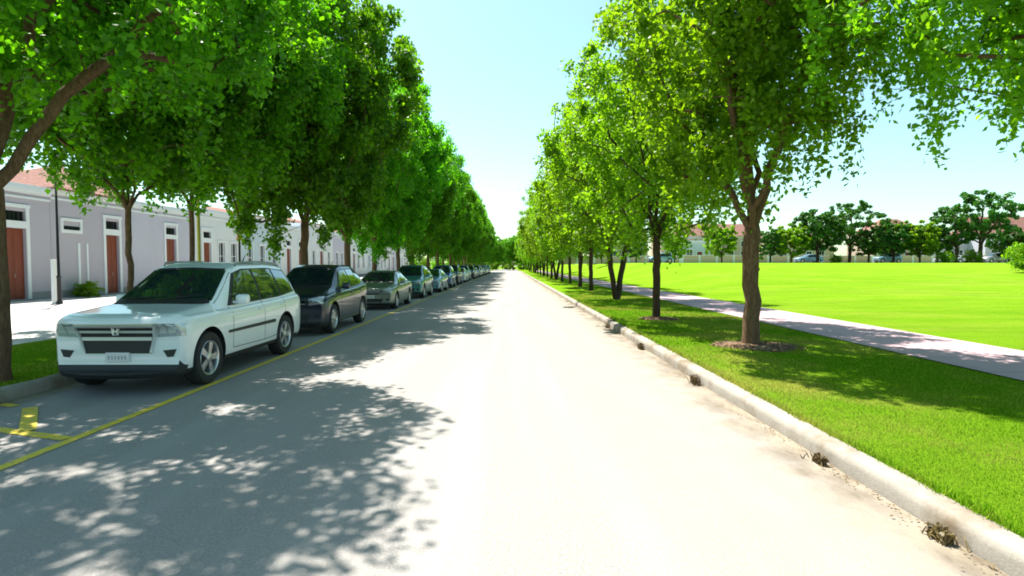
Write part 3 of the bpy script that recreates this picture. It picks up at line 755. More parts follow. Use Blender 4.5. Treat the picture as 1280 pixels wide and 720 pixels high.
    for ya in sp['axles']:
        for s in (1, -1):
            xo = sp['W']/2-.015
            w = MB().lathe([(-.21, .001), (-.21, r*.60), (-.06, r*.60), (-.06, .001)], 28, 'x', (0, 0, 0)).build('wheel', M['plastic'], e, smooth=True)
            ty = MB().lathe([(-.215, r*.62), (-.225, r*.70), (-.225, r*.93), (-.20, r*.985), (-.17, r), (-.06, r), (-.03, r*.985), (-.002, r*.93), (0, r*.72), (-.008, r*.66), (-.02, r*.62)], 44, 'x').build('tyre', M['tyre'], w, smooth=True)
            rm = MB().lathe([(-.012, r*.66), (-.004, r*.645), (-.012, r*.60), (-.05, r*.57), (-.12, r*.56)], 44, 'x')
            ns = sp.get('spokes', 6)
            for k in range(ns):
                t = 2*math.pi*k/ns; wd0, wd1 = .034, .05
                c, s_ = math.cos(t), math.sin(t)
                def pt(rad, off, x): return (x, rad*c - off*s_, rad*s_ + off*c)
                b0, b1 = r*.14, r*.60
                rm.add([pt(b0, -wd0, -.02), pt(b0, wd0, -.02), pt(b1, wd1, -.022), pt(b1, -wd1, -.022), pt(b0, -wd0, -.06), pt(b0, wd0, -.06), pt(b1, wd1, -.06), pt(b1, -wd1, -.06)],
                       [(0,1,2,3),(4,7,6,5),(0,4,5,1),(1,5,6,2),(2,6,7,3),(3,7,4,0)])
            rm.lathe([(-.05, r*.19), (-.012, r*.18), (-.006, r*.12), (-.004, .001)], 24, 'x')
            rm.build('rim', M['rim'], w, smooth=True, angle=35)
            w.location = (s*xo, ya, r)
            if s < 0: w.rotation_euler = (0, 0, math.pi)
    if sp.get('rails'):
        for s in (1, -1):
            y0, y1 = sp['rails']; q = MB(); x = .60*sp['W']/1.84
            top = [hit(x*s, y, 'top')[0] for y in np.linspace(y0, y1, 9)]
            pts = [top[0]-Vector((0, .05, .01))]+[p+Vector((0, 0, .045)) for p in top]+[top[-1]+Vector((0, .05, -.01))]
            q.tube(pts, .016, 8); q.build('roof_rail', M['galv'], e, smooth=True)
    # wipers and antenna
    q = MB()
    for x0, x1 in ((-.55, -.02), (.02, .55)):
        pts = []
        for t in np.linspace(0, 1, 6):
            h_ = hit(x0+(x1-x0)*t, sp['screen'][1][0][1]+.015+.05*t, 'front'); pts.append(h_[0]+h_[1]*.025)
        q.tube(pts, .008, 5)
    q.build('wiper', M['plastic'], e)
    q = MB(); h_ = hit(0, sp['ant'], 'top')[0]; q.tube([h_-Vector((0, .02, .02)), h_+Vector((0, .0, .05)), h_+Vector((0, .10, .16))], [.022, .012, .004], 6); q.build('antenna', M['plastic'], e)
    return e

SUV = dict(name='parked_suv', L=4.55, W=1.84, r=.37, axles=(.86, 3.52), clad_front=.40, clad_side=.33, emblem=.81, spokes=5, bow=.27,
    st=[(0, .82, .30, .86, .91, .64), (.05, .875, .22, .94, .985, .70), (.22, .91, .22, .985, 1.03, .73), (.8, .92, .24, 1.0, 1.075, .73), (1.18, .92, .25, 1.01, 1.115, .73), (1.26, .92, .25, 1.01, 1.15, .73),
        (1.98, .92, .25, 1.02, 1.62, .65), (2.3, .92, .25, 1.03, 1.70, .64), (3.3, .92, .25, 1.06, 1.715, .63), (3.98, .91, .25, 1.09, 1.69, .605), (4.24, .90, .27, 1.10, 1.58, .59), (4.44, .87, .30, 1.07, 1.10, .60), (4.55, .80, .36, .95, .98, .60)],
    screen_trim=([(-.62, 1.60), (0, 1.62), (.62, 1.60)], [(-.76, 1.10), (0, 1.105), (.76, 1.10)]),
    screen=([(-.585, 1.57), (0, 1.59), (.585, 1.57)], [(-.715, 1.135), (0, 1.14), (.715, 1.135)]),
    side_trim=([(1.96, 1.53), (2.3, 1.60), (3.3, 1.61), (4.02, 1.56)], [(1.50, 1.045), (2.6, 1.065), (3.4, 1.085), (4.16, 1.15)]),
    side=[([(2.02, 1.52), (2.28, 1.57), (2.56, 1.58)], [(1.62, 1.07), (2.1, 1.08), (2.60, 1.085)]), ([(2.64, 1.58), (3.36, 1.585)], [(2.68, 1.085), (3.44, 1.105)]), ([(3.43, 1.585), (3.96, 1.54)], [(3.52, 1.11), (4.08, 1.165)])],
    rear_screen=([(-.50, 1.50), (.50, 1.50)], [(-.66, 1.14), (.66, 1.14)]),
    grille=[([(-.53, .90), (.53, .90)], [(-.44, .52), (.44, .52)])],
    bars=[([(-.56, .905), (.56, .905)], [(-.55, .88), (.55, .88)]), ([(-.50, .825), (.50, .825)], [(-.49, .79), (.49, .79)]), ([(-.475, .735), (.475, .735)], [(-.465, .69), (.465, .69)]), ([(-.56, .905), (-.53, .905)], [(-.46, .53), (-.43, .53)]), ([(.53, .905), (.56, .905)], [(.43, .53), (.46, .53)])],
    lamp=([(.585, .915), (.87, .90)], [(.53, .73), (.88, .75)]), lamp_trim=[([(.60, .875), (.67, .87)], [(.56, .78), (.65, .78)]), ([(.70, .865), (.78, .86)], [(.69, .785), (.79, .79)])],
    fog=([(.60, .56), (.78, .575)], [(.66, .47), (.74, .48)]), tail=([(.70, 1.08), (.84, 1.08)], [(.70, .82), (.84, .82)]), plate=.475,
    seams=[((1.52, 1.03), (1.50, .42)), ((1.50, .42), (2.60, .40)), ((2.62, 1.06), (2.60, .40)), ((2.60, .40), (3.12, .42)), ((3.12, .42), (3.50, .85)), ((3.50, .85), (3.48, 1.07))],
    mould=([(1.36, .695), (3.02, .71)], [(1.36, .655), (3.02, .655)]), handles=[(2.46, .93), (3.34, .95)], mirror=(1.72, 1.12), rails=(2.25, 3.85), ant=3.7)
HAT = dict(name='parked_hatchback', L=4.25, W=1.78, r=.345, axles=(.82, 3.44), clad_front=.32, clad_side=.28, spokes=7, bow=.22,
    st=[(0, .76, .28, .74, .78, .55), (.06, .82, .20, .82, .86, .62), (.25, .87, .19, .87, .92, .66), (.75, .89, .21, .93, 1.01, .70), (1.05, .89, .22, .96, 1.07, .70), (1.15, .89, .22, .965, 1.11, .70),
        (1.95, .89, .22, .99, 1.53, .60), (2.3, .89, .22, 1.0, 1.60, .59), (3.1, .89, .22, 1.04, 1.60, .58), (3.6, .88, .23, 1.08, 1.54, .55), (3.95, .87, .25, 1.08, 1.38, .54), (4.14, .83, .28, 1.02, 1.05, .56), (4.25, .76, .34, .9, .93, .55)],
    screen_trim=([(-.57, 1.50), (0, 1.52), (.57, 1.50)], [(-.74, 1.07), (0, 1.075), (.74, 1.07)]),
    screen=([(-.535, 1.47), (0, 1.49), (.535, 1.47)], [(-.695, 1.10), (0, 1.105), (.695, 1.10)]),
    side_trim=([(1.86, 1.42), (2.3, 1.49), (3.1, 1.49), (3.62, 1.40)], [(1.36, 1.0), (2.4, 1.02), (3.2, 1.055), (3.78, 1.12)]),
    side=[([(1.92, 1.42), (2.2, 1.465), (2.42, 1.47)], [(1.48, 1.025), (2.0, 1.03), (2.46, 1.04)]), ([(2.50, 1.47), (3.08, 1.465)], [(2.54, 1.045), (3.16, 1.075)]), ([(3.15, 1.46), (3.55, 1.39)], [(3.23, 1.08), (3.68, 1.13)])],
    rear_screen=([(-.46, 1.38), (.46, 1.38)], [(-.60, 1.10), (.60, 1.10)]),
    grille=[([(-.42, .79), (.42, .79)], [(-.36, .66), (.36, .66)]), ([(-.50, .50), (.50, .50)], [(-.44, .34), (.44, .34)])],
    bars=[([(-.42, .735), (.42, .735)], [(-.40, .715), (.40, .715)])],
    lamp=([(.50, .83), (.78, .88)], [(.45, .68), (.79, .73)]), fog=([(.58, .48), (.72, .49)], [(.60, .39), (.70, .40)]), tail=([(.66, 1.0), (.80, 1.0)], [(.66, .78), (.80, .78)]), plate=.56,
    seams=[((1.40, .98), (1.38, .36)), ((1.38, .36), (2.46, .34)), ((2.48, 1.01), (2.46, .34)), ((2.46, .34), (3.0, .36)), ((3.0, .36), (3.3, .8)), ((3.3, .8), (3.26, 1.04))],
    handles=[(2.32, .90), (3.14, .93)], mirror=(1.58, 1.06), ant=3.4)
SED = dict(name='parked_sedan', L=4.55, W=1.78, r=.325, axles=(.88, 3.55), clad_front=.26, clad_side=.25, spokes=8, bow=.22,
    st=[(0, .76, .26, .68, .72, .55), (.06, .82, .18, .76, .79, .62), (.25, .87, .17, .81, .86, .66), (.8, .89, .19, .88, .95, .70), (1.15, .89, .20, .91, 1.0, .70), (1.25, .89, .20, .915, 1.03, .70),
        (2.10, .89, .20, .94, 1.40, .58), (2.45, .89, .20, .95, 1.45, .57), (3.1, .89, .20, .98, 1.44, .56), (3.45, .88, .21, 1.0, 1.36, .55), (3.98, .87, .23, .99, 1.07, .64), (4.40, .84, .26, .97, 1.03, .64), (4.55, .78, .32, .86, .90, .60)],
    screen_trim=([(-.55, 1.37), (0, 1.385), (.55, 1.37)], [(-.74, 1.0), (0, 1.005), (.74, 1.0)]),
    screen=([(-.515, 1.345), (0, 1.36), (.515, 1.345)], [(-.695, 1.03), (0, 1.035), (.695, 1.03)]),
    side_trim=([(2.02, 1.31), (2.45, 1.355), (3.0, 1.355), (3.42, 1.28)], [(1.50, .95), (2.5, .97), (3.2, .995), (3.72, 1.03)]),
    side=[([(2.08, 1.30), (2.3, 1.33), (2.52, 1.335)], [(1.60, .975), (2.1, .98), (2.56, .985)]), ([(2.60, 1.335), (3.06, 1.33), (3.34, 1.28)], [(2.64, .99), (3.1, 1.01), (3.56, 1.03)])],
    rear_screen=([(-.46, 1.30), (.46, 1.30)], [(-.60, 1.09), (.60, 1.09)]),
    grille=[([(-.40, .72), (.40, .72)], [(-.34, .58), (.34, .58)]), ([(-.50, .42), (.50, .42)], [(-.44, .30), (.44, .30)])],
    bars=[([(-.40, .735), (.40, .735)], [(-.39, .715), (.39, .715)]), ([(-.38, .66), (.38, .66)], [(-.37, .64), (.37, .64)])],
    lamp=([(.48, .75), (.78, .79)], [(.44, .62), (.79, .66)]), fog=([(.58, .42), (.72, .43)], [(.60, .34), (.70, .35)]), tail=([(.62, .92), (.80, .92)], [(.62, .78), (.80, .78)]), plate=.49,
    seams=[((1.52, .93), (1.50, .32)), ((1.50, .32), (2.54, .30)), ((2.58, .96), (2.54, .30)), ((2.54, .30), (3.08, .32)), ((3.08, .32), (3.4, .72)), ((3.4, .72), (3.38, .98))],
    handles=[(2.42, .85), (3.26, .87)], mirror=(1.72, 1.0), ant=3.2)

def recolor(e, old, new):
    """give a copied car its own paint on the painted parts"""
    for o in list(e.children) + [g for c in e.children for g in c.children]:
        if o.type == 'MESH' and old.name in [m.name for m in o.data.materials]:
            o.data = o.data.copy()
            for i, m in enumerate(o.data.materials):
                if m.name == old.name: o.data.materials[i] = new

paints = {'white': mat_paint('paint_white', (.82,.85,.87)), 'navy': mat_paint('paint_navy', (.012,.018,.045), .3), 'olive': mat_paint('paint_silver_olive', (.26,.28,.24), .5), 'teal': mat_paint('paint_teal', (.06,.26,.26), .3),
          'blue': mat_paint('paint_blue', (.04,.14,.38), .3), 'silver': mat_paint('paint_silver', (.45,.48,.50), .6), 'lblue': mat_paint('paint_light_blue', (.22,.42,.55), .3), 'black': mat_paint('paint_black', (.012,.012,.014), .2)}
cc = []
GC = 'cars parked along the left kerb'
suv = make_car(SUV, paints['white']); suv.location = (-5.04, 6.92, 0); suv.rotation_euler = (0, 0, R(.3)); suv.scale = (.95, 1, 1)
tag(suv, 'white SUV parked nearest, front with chrome grille facing the camera', 'car', GC)
hat = make_car(HAT, paints['navy']); hat.location = (-5.17, 12.85, 0); hat.scale = (1, 1, 1.05)
tag(hat, 'dark navy hatchback parked directly behind the white SUV', 'car', GC)
sed = make_car(SED, paints['olive']); sed.location = (-5.22, 20.6, 0)
tag(sed, 'silver olive car parked third in the kerbside row behind the navy hatchback', 'car', GC)
seq = [('hat', 'teal', 27.9), ('sed', 'lblue', 34.3), ('hat', 'blue', 40.6), ('suv', 'navy', 47.0), ('sed', 'white', 53.4), ('hat', 'lblue', 60), ('hat', 'black', 66.4), ('sed', 'blue', 73), ('suv', 'silver', 79.6), ('hat', 'white', 86), ('sed', 'navy', 92.6), ('suv', 'lblue', 99), ('hat', 'silver', 106), ('sed', 'black', 113), ('hat', 'blue', 120)]
cname = {'teal': 'teal', 'lblue': 'light blue', 'blue': 'blue', 'navy': 'navy', 'white': 'white', 'black': 'black', 'silver': 'silver'}
kname = {'hat': 'hatchback', 'sed': 'sedan', 'suv': 'SUV'}
srcs = {'hat': (hat, 'navy'), 'sed': (sed, 'olive'), 'suv': (suv, 'white')}
done = {}
def car_copy(k, c):
    if (k, c) in done: return copy_tree(done[(k, c)])
    o = copy_tree(srcs[k][0])
    if c != srcs[k][1]: recolor(o, paints[srcs[k][1]], paints[c])
    done[(k, c)] = o; return o
for i, (k, c, y) in enumerate(seq):
    o = car_copy(k, c); o.location = (-5.2+rng.uniform(-.10, .06), y+rng.uniform(-.35, .35), 0); o.rotation_euler = (0, 0, R(rng.uniform(-.8, .8))); o.name = srcs[k][0].name.split('.')[0]
    tag(o, cname[c]+' '+kname[k]+', '+ordw[i+3]+' from the camera in the kerbside row of parked cars', 'car', GC)

# ------------------------------------------------------------------ houses
def door_asm(par, y0, y1, z0, z1, ztr=None, x=0, mat=None, leaves=2):
    """framed timber door set back in its opening, with optional transom light"""
    d = MB(); n = leaves; w = (y1-y0)/n
    for k in range(n):
        a, b = y0+k*w+.006, y0+(k+1)*w-.006
        d.box(x-.16, x-.12, a, b, z0, z1)
        H = z1-z0
        for (p, q) in ((.06, .30), (.34, .62), (.66, .94)):
            d.bbox(x-.125, x-.105, a+.09, b-.09, z0+H*p, z0+H*q, .008)
    dr = d.build('door', mat or M['wood'], par)
    MB().tube([(x-.10, (y0+y1)/2+.06, z0+1.0), (x-.06, (y0+y1)/2+.06, z0+1.0), (x-.06, (y0+y1)/2+.06, z0+1.13), (x-.10, (y0+y1)/2+.06, z0+1.13)], .012, 6).build('handle', M['galv'], dr)
    return dr
def window_asm(par, y0, y1, z0, z1, x=0, bars=2, fm=None):
    p = MB().box(x-.14, x-.12, y0, y1, z0, z1).build('window', M['dark'], par)
    f = MB()
    for a in np.linspace(y0+.025, y1-.025, bars+1): f.box(x-.118, x-.08, a-.025, a+.025, z0, z1)
    for b in (z0+.025, (z0+z1)/2, z1-.025): f.box(x-.1175, x-.083, y0, y1, b-.022, b+.022)
    f.build('frame', fm or M['trim'], p); return p
def house(name, label, loc, rz, W, H, wall, doors, wins, roof='flat', depth=8, cornice=.38, rise=1.4, ridge=None, cat='house', group=None, trimw=.16, storeys=1, plinth=.35, tilemat=None):
    e = empty(name, loc, rz); tag(e, label, cat, group)
    ops = []                                                    # (y0,y1,z0,z1)
    for dd in doors:
        y, w, h = dd[:3]; ops.append((y, y+w, 0, h))
        if len(dd) > 3: ops.append((y-.02, y+w+.02, dd[3][0], dd[3][1]))
    for (y, w, z0, z1) in wins: ops.append((y, y+w, z0, z1))
    ys = sorted(set([0, W]+[o[0] for o in ops]+[o[1] for o in ops])); zs = sorted(set([0, H]+[o[2] for o in ops]+[o[3] for o in ops]))
    m = MB(); t = .22
    for i in range(len(ys)-1):
        for j in range(len(zs)-1):
            cy, cz = (ys[i]+ys[i+1])/2, (zs[j]+zs[j+1])/2
            if any(o[0] < cy < o[1] and o[2] < cz < o[3] for o in ops): continue
            m.add([(0, ys[i], zs[j]), (0, ys[i+1], zs[j]), (0, ys[i+1], zs[j+1]), (0, ys[i], zs[j+1])], [(0,1,2,3)])
    for (a, b, c, d) in ops:
        m.add([(0, a, c), (0, b, c), (0, b, d), (0, a, d), (-t, a, c), (-t, b, c), (-t, b, d), (-t, a, d)], [(0,4,5,1),(1,5,6,2),(2,6,7,3),(3,7,4,0),(4,7,6,5)])
    m.add([(0, 0, 0), (0, W, 0), (-depth, W, 0), (-depth, 0, 0), (0, 0, H), (0, W, H), (-depth, W, H), (-depth, 0, H)], [(1,2,6,5),(2,3,7,6),(3,0,4,7),(4,5,6,7)])
    np_mesh('wall', np.array(m.v), m.f, wall, e)
    c = MB()
    c.box(.003, .14, 0, W, H-cornice*.42, H+.02); c.box(.003, .085, 0, W, H-cornice*.7, H-cornice*.42-.003); c.box(.003, .05, 0, W, H-cornice-.12, H-cornice-.02)
    c.build('cornice', M['trim'], e)
    # plinth in segments between doors
    if plinth:
        p = MB(); cuts = sorted([(dd[0]-trimw-.003, dd[0]+dd[1]+trimw+.003) for dd in doors]); a = 0
        for (c0, c1) in cuts+[(W, W)]:
            if c0 > a: p.box(.003, .035, a, c0, 0, plinth)
            a = c1
        p.build('plinth', M['plinth'], e)
    for dd in doors:
        y, w, h = dd[:3]; top = dd[3][1]+.14 if len(dd) > 3 else h
        dr = door_asm(e, y+.004, y+w-.004, .02, h-.01, mat=dd[4] if len(dd) > 4 else None)
        s = MB(); s.box(.003, .05, y-trimw, y, 0, top); s.box(.003, .05, y+w, y+w+trimw, 0, top); s.box(.003, .065, y-trimw-.04, y+w+trimw+.04, top+.001, top+.15)
        if len(dd) > 3 and dd[3][0]-h > .06: s.box(.003, .047, y+.001, y+w-.001, h+.01, dd[3][0]-.01)
        s.build('door_surround', M['trim'], e)
        MB().box(-.1, .22, y-.1, y+w+.1, -.02, .06).build('doorstep', M['plinth'], e)
        if len(dd) > 3:
            tr = MB().box(-.15, -.13, y-.015, y+w+.015, dd[3][0]+.004, dd[3][1]-.004).build('transom_window', M['dark'], e)
            f = MB()
            for q in np.linspace(y+.05, y+w-.05, 6): f.tube([(-.08, q, dd[3][0]), (-.08, q, dd[3][1])], .012, 6)
            f.build('grille_bars', M['metal'], tr)
    for (y, w, z0, z1) in wins:
        wn = window_asm(e, y, y+w, z0, z1)
        s = MB(); s.box(.003, .045, y-.12, y, z0, z1); s.box(.003, .045, y+w, y+w+.12, z0, z1); s.box(.003, .06, y-.15, y+w+.15, z1+.001, z1+.13); s.box(.003, .10, y-.15, y+w+.15, z0-.10, z0-.001)
        s.build('window_surround', M['trim'], e)
    tm = tilemat or M['tile']
    if roof == 'hip':
        o = .35; x0, x1, y0, y1 = -depth-o, .30, -.02, W+.02; r = min((x1-x0)/2, (y1-y0)/2)*.9; z0 = H+.03; xm = (x0+x1)/2
        V = [(x0,y0,z0),(x1,y0,z0),(x1,y1,z0),(x0,y1,z0),(xm,(ridge[0] if ridge else y0+r),z0+rise),(xm,(ridge[1] if ridge else y1-r),z0+rise)]
        V += [(v[0], v[1], v[2]-.07) for v in V[:4]]
        rf = np_mesh('roof', np.array(V), [[0,1,4],[1,2,5,4],[2,3,5],[3,0,4,5],[6,9,8,7],[0,6,7,1],[1,7,8,2],[2,8,9,3],[3,9,6,0]], tm, e)
    elif roof == 'gable':
        o = .3; x0, x1 = -depth-o, .35; xm = (x0+x1)/2; z0 = H+.03
        V = [(x0,0,z0),(x1,0,z0),(x1,W,z0),(x0,W,z0),(xm,0,z0+rise),(xm,W,z0+rise),(x0,0,z0-.08),(x1,0,z0-.08),(x1,W,z0-.08),(x0,W,z0-.08)]
        rf = np_mesh('roof', np.array(V), [[1,2,5,4],[3,0,4,5],[0,1,4],[2,3,5],[6,9,8,7],[0,6,7,1],[1,7,8,2],[2,8,9,3],[3,9,6,0]], tm, e)
    else:
        MB().box(-depth-.02, .10, -.0, W, H+.022, H+.12).build('roof', M['trim'], e)
    return e
HG = 'row of single-storey houses on the left'
TR = (3.42, 3.84)
house('house', 'mauve house at the left edge with a brown door, thin post beside it', (-21, 15.5, .142), 0, 10.2, 4.9, M['wallA'], [(2.0, 1.1, 3.1, TR), (7.75, 1.15, 3.1, TR)], [(5.0, .9, 1.2, 2.9)], 'flat', group=HG)
hB = house('house', 'mauve house with red tiled hip roof, brown door and small high window', (-21, 25.72, .142), 0, 5.3, 5.05, M['wallA'], [(3.45, 1.0, 3.1, TR)], [], 'hip', depth=6, rise=1.75, ridge=(4.3, 4.7), group=HG)
# high vent window and recessed blank panel on that house
s = MB(); s.box(.003, .07, .55, 1.85, 3.62, 3.75); s.box(.003, .06, .55, .68, 3.05, 3.62); s.box(.003, .06, 1.72, 1.85, 3.05, 3.62); s.box(.003, .06, .68, 1.72, 3.05, 3.2); s.build('vent_surround', M['trim'], hB)
MB().box(.003, .03, .70, 1.70, 3.22, 3.38).build('vent_window', M['dark'], hB)
s = MB(); s.box(.003, .05, 1.55, 1.68, .4, 2.6); s.box(.003, .05, 2.1, 2.2, .4, 2.6); s.build('pilaster', M['trim'], hB)
house('house', 'lavender flat-roofed house with narrow brown door right of the tiled roof', (-21, 31.05, .142), 0, 6.3, 5.0, M['wallB'], [(3.2, 1.05, 3.15, TR)], [], 'flat', group=HG)
hs = [(6.4, 'wallW', 'white', 5.3, [(1.0, 1.0, 3.1, TR)], [(3.0, .9, 1.2, 3.2), (4.8, .9, 1.2, 3.2)], 'flat'),
      (7.6, 'wallC', 'pale blue', 5.6, [], [(1.0, .9, 1.1, 3.2), (3.2, .9, 1.1, 3.2), (5.6, .9, 1.1, 3.2)], 'hip'),
      (7.0, 'wallW', 'white', 5.2, [(1.2, 1.05, 3.1, TR), (4.2, 1.05, 3.1, TR)], [], 'flat'),
      (8.0, 'wallW', 'white', 6.0, [(3.4, 1.1, 3.1, TR)], [(1.0, .9, 1.2, 3.1), (6.0, .9, 1.2, 3.1)], 'hip'),
      (7.2, 'wallB', 'lavender', 5.4, [(5.2, 1.05, 3.1, TR)], [(1.0, .9, 1.2, 3.1), (3.0, .9, 1.2, 3.1)], 'flat'),
      (8.4, 'wallW', 'white', 5.8, [(1.1, 1.05, 3.1, TR)], [(3.4, .9, 1.2, 3.1), (6.0, .9, 1.2, 3.1)], 'hip'),
      (7.8, 'wallC', 'pale blue', 5.3, [(3.2, 1.1, 3.1, TR)], [(.9, .9, 1.2, 3.1), (5.8, .9, 1.2, 3.1)], 'flat'),
      (9.0, 'wallW', 'white', 6.0, [(6.6, 1.1, 3.1, TR)], [(1.0, .9, 1.2, 3.1), (3.6, .9, 1.2, 3.1)], 'hip'),
      (8.0, 'wallB', 'lavender', 5.4, [(1.0, 1.1, 3.1, TR)], [(3.4, .9, 1.2, 3.1), (6.0, .9, 1.2, 3.1)], 'flat'),
      (9.0, 'wallW', 'white', 5.8, [(4.0, 1.1, 3.1, TR)], [(1.2, .9, 1.2, 3.1), (7.0, .9, 1.2, 3.1)], 'hip')]
y = 37.4
for i, (w, wm, cn, h, d, wn, rf) in enumerate(hs):
    house('house', cn+' house, '+ordw[i+3]+' of the left row counting from the camera', (-21, y, .142), 0, w, h, M[wm], d, wn, rf, group=HG, rise=.8); y += w+.02
# street posts by the houses
def lamp_post(x, y, h, lab):
    e = empty('street_lamp', (x, y, .142)); tag(e, lab, 'street lamp')
    MB().lathe([(0, .11), (.1, .11), (.14, .075), (1.0, .07), (1.08, .085), (1.14, .05), (h, .035)], 16, 'z').build('post', M['metal'], e, smooth=True)
    l = MB().lathe([(h, .05), (h+.06, .14), (h+.5, .2), (h+.52, .001)], 8, 'z').build('lantern', M['dark'], e)
    MB().lathe([(h+.52, .24), (h+.75, .05), (h+.85, .001)], 8, 'z').build('lantern_cap', M['metal'], l)
lamp_post(-17.7, 22.0, 5.2, 'thin black lamp post with thick base in front of the mauve house')
e = empty('utility_box', (-18.05, 22.2, .142)); tag(e, 'narrow white utility box beside the black lamp post', 'utility box')
MB().bbox(-.07, .07, -.07, .07, 0, 1.75, .012).build('cabinet', M['whitep'], e); MB().box(-.05, .05, -.074, -.0705, .25, 1.6).build('door', M['trim'], e)
def slim_post(x, y, h, r, mat, lab, sign=False, name='post'):
    e = empty(name, (x, y, .13)); tag(e, lab, 'sign post' if sign else 'post')
    MB().lathe([(0, r*1.6), (.06, r*1.6), (.07, r), (h, r*.9), (h+.01, .001)], 10, 'z').build('pole', mat, e, smooth=True)
    if sign:
        s_ = MB().bbox(-.075, .075, -.02, .02, h-.55, h-.02, .008).build('sign_plate', M['orange'], e)
        MB().box(-.05, .05, .02, .05, h-.5, h-.45).box(-.05, .05, .02, .05, h-.15, h-.1).build('bracket', M['galv'], s_)
slim_post(-9.50, 17.15, 4.0, .05, M['ypost'], 'yellow-green post close beside a slim brown tree trunk above the SUV roof')
slim_post(-9.45, 19.6, 2.95, .04, M['metal'], 'dark sign post with narrow upright orange sign above the white SUV', True, 'sign_post')
o = put('BU', 'bush', -20.3, 26.9, .142, .4, .42, 'low dark green bush at the foot of the mauve house wall', 'bush', None, .32)

# ------------------------------------------------------------------ far side of the lawn
def X(u, y): return (u-638)*y/700
G2 = 'trees lining the far side of the lawn'
ft = [('FC', 752, 92, .55, 'small round light green tree seen left of the straight trunk'), ('FA', 795, 92, .55, 'small dark round tree behind the straight trunk'), ('FC', 843, 90, .58, 'round bright green tree in front of the blue-grey house'),
      ('FC', 902, 92, .82, 'broad light green tree seen left of the forked trunk'), ('FA', 963, 91, .70, 'small dark round-crowned tree just right of the forked trunk'), ('FC', 989, 89, .80, 'light green tree with a clear trunk right of the small dark one'),
      ('FA', 1022, 90, 1.08, 'large green tree, left one of the dark clump on the far lawn edge'), ('FB', 1062, 91, .98, 'tallest tree of the dark clump on the far lawn edge'), ('FA', 1086, 89, .72, 'low dark tree on the right side of the dark clump'),
      ('FA', 1117, 90, .85, 'dark green tree alone between the clump and the red-roofed house'), ('FC', 1150, 88, .85, 'yellow-green tree left of the tall pair on the right'), ('FA', 1172, 92, .72, 'low dark wide tree behind the yellow-green one'),
      ('FB', 1196, 90, .90, 'slender tall tree left of the tallest one on the right'), ('FB', 1226, 89, 1.12, 'tallest tree on the far right of the lawn edge'), ('FA', 1262, 91, .72, 'dark flat tree before the grey house on the right edge'), ('FC', 1290, 90, .7, 'light green tree at the right edge of the photo before the grey house'),
      ('FA', 700, 100, .6, 'far small tree seen between the trunks of the verge row'), ('FC', 1105, 94, .6, 'small yellow-green tree between the clump and the single dark tree')]
for i, (k, u, y, s, lab) in enumerate(ft):
    put(k, 'park_tree', X(u, y), y, 2.0, i*1.7, s, lab, 'tree', G2)
put('BU', 'bush', X(1290, 48), 48, 1.25, 0, 1.15, 'rounded light green bush at the right edge of the lawn', 'bush', None)
put('BU', 'bush', X(1182, 86), 86, 2.0, 1, .8, 'dark bush low on the far edge of the lawn right of the dark clump', 'bush', None)
put('BU', 'bush', X(1216, 87), 87, 2.0, 2, .9, 'bush beneath the tallest tree on the far right', 'bush', None)
put('BU', 'bush', X(1045, 88), 88, 2.0, 3, .6, 'small bush at the foot of the dark tree clump', 'bush', None)
for i in range(16):
    put('BU', 'bush', -62+i*5.6, 222+(i % 3)*1.5, -.05, i*1.1, 2.1, 'large green shrub in the row closing the view at the far end of the road', 'bush', 'shrubs closing the far end of the road')
bh = [('house', 'long house with red tiled roof seen between the forked and straight trunks', 826, 118, 20, 5.8, 'wallP', 'gable', 2.8),
      ('house', 'blue-grey fronted house with pale walls behind the round green tree', 851, 106, 5.5, 4.2, 'wallC', 'flat', 1),
      ('house', 'low tan house behind the light green tree right of the forked trunk', 955, 120, 15, 4.8, 'wallT', 'gable', 2.0),
      ('house', 'pink house with red roof behind the single dark tree', 1092, 112, 12, 6.0, 'wallP', 'hip', 3.2),
      ('house', 'grey-white house with blue window behind the slender tall tree', 1162, 108, 8, 5.4, 'wallB', 'flat', 1),
      ('house', 'grey house with wide red tiled roof at the right edge of the photo', 1232, 104, 16, 5.4, 'wallB', 'gable', 3.6),
      ('house', 'small pink house seen low between the verge tree trunks', 742, 114, 11, 4.4, 'wallP', 'gable', 2.2)]
for (nm, lab, u, y, W, H, wm, rf, rise) in bh:
    n = int(W/2.6); wins = [(.8+k*(W-1.6)/n+.3, 1.1, 1.2, 2.6) for k in range(n)]; di = n//2
    drs = [(wins[di][0], 1.0, 2.2)]; wins.pop(di)
    if H > 5: wins += [(.8+k*(W-1.6)/n+.3, 1.1, 3.6, 4.7) for k in range(n)]
    house(nm, lab, (X(u, y), y, 2.07), -math.pi/2, W, H, M[wm], drs, wins, rf, depth=9, rise=rise, group='houses beyond the lawn', tilemat=M['tile'])
def wall_(u0, u1, y, h, mat, lab):
    x0, x1 = X(u0, y), X(u1, y); e = empty('garden_wall', (x0, y, 2.07)); tag(e, lab, 'wall', 'low garden walls beyond the lawn')
    MB().box(0, x1-x0, 0, .2, -.1, h).build('panel', M[mat], e); MB().box(-.03, x1-x0+.03, -.04, .24, h+.002, h+.08).build('coping', M['trim'], e)
    p = MB(); n = max(2, int((x1-x0)/3))
    for k in range(n+1): q = (x1-x0)*k/n; p.box(q-.17, q+.17, -.06, -.002, -.1, h+.1)
    p.build('pier', M['trim'], e)
wall_(700, 850, 101, 1.25, 'wallP', 'pink garden wall seen behind the straight and twin trunks')
wall_(853, 960, 101, 1.4, 'wallT', 'tan garden wall seen on both sides of the forked trunk')
wall_(964, 1090, 101, 1.3, 'wallP', 'pink garden wall behind the dark tree clump')
wall_(1093, 1190, 101, 1.3, 'wallT', 'tan garden wall right of the dark tree clump')
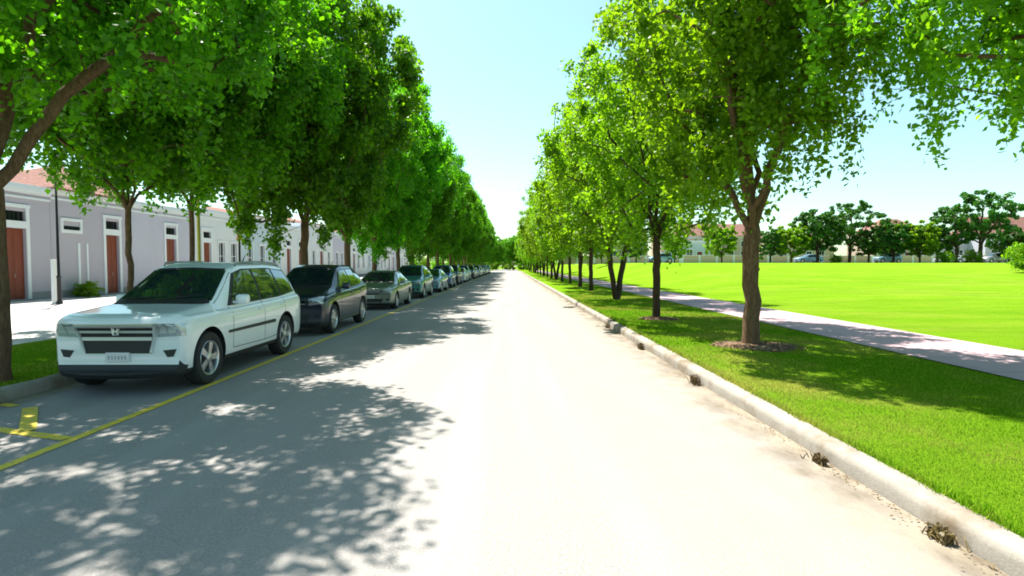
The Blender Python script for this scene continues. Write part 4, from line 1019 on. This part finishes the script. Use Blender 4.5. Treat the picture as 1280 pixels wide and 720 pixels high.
wall_(1194, 1300, 101, 1.4, 'wallP', 'pink garden wall at the right edge beyond the lawn')
far_cars = [(826, 'hat', 'lblue'), (1010, 'sed', 'lblue'), (1110, 'hat', 'lblue'), (1186, 'sed', 'white'), (1245, 'hat', 'silver')]
fd = ['right of the straight trunk', 'at the left of the dark clump', 'under the single dark tree', 'left of the tallest tree', 'near the right edge']
for (u, k, c), d in zip(far_cars, fd):
    o = car_copy(k, c); o.location = (X(u, 93)-2.2, 93, 2.08); o.rotation_euler = (0, 0, math.pi/2 if 0 else -math.pi/2); o.location.x += 0; o.name = srcs[k][0].name.split('.')[0]
    tag(o, 'distant '+cname[c]+' '+kname[k]+' parked beyond the lawn, '+d, 'car', 'cars parked beyond the lawn')

# ------------------------------------------------------------------ light, sky, camera
EL, AZ = R(61), math.atan2(-.53, .85)
sun = bpy.data.lights.new('sun', 'SUN'); sun.energy = 5.0; sun.angle = R(.53); sun.color = (1, .955, .88)
so = bpy.data.objects.new('sun', sun); COL.objects.link(so)
tosun = Vector((math.sin(AZ)*math.cos(EL), math.cos(AZ)*math.cos(EL), math.sin(EL)))
so.rotation_euler = tosun.to_track_quat('Z', 'Y').to_euler()
w = bpy.data.worlds.new('World'); scene.world = w; w.use_nodes = True; nt = w.node_tree
sk = nt.nodes.new('ShaderNodeTexSky'); sk.sky_type = 'NISHITA'; sk.sun_disc = False; sk.sun_elevation = EL; sk.sun_rotation = AZ % (2*math.pi)
sk.air_density = 1.0; sk.dust_density = 1.1; sk.ozone_density = 1.0; sk.altitude = 50
bg = nt.nodes['Background']; bg.inputs[1].default_value = .088; nt.links.new(mixc(nt, 1.0, sk.outputs[0], (.96,1.18,1.0), 'MULTIPLY'), bg.inputs[0])
cam = bpy.data.cameras.new('camera'); co = bpy.data.objects.new('camera', cam); COL.objects.link(co)
co.location = (0, 0, 1.65); cam.sensor_width = 36; cam.lens = 36*700/1280; cam.clip_end = 3000; cam.clip_start = .05
co.rotation_euler = (R(90)-math.atan(28/700), 0, -math.atan(2/700))
scene.camera = co
scene.render.resolution_x = 1024; scene.render.resolution_y = 576
scene.view_settings.view_transform = 'Standard'; scene.view_settings.look = 'None'; scene.view_settings.gamma = 1; scene.view_settings.exposure = 1.36
scene.render.engine = 'CYCLES'
scene.cycles.pixel_filter_type = 'BLACKMAN_HARRIS'; scene.cycles.filter_width = 1.8
scene.cycles.max_bounces = 6; scene.cycles.transmission_bounces = 3; scene.cycles.diffuse_bounces = 4
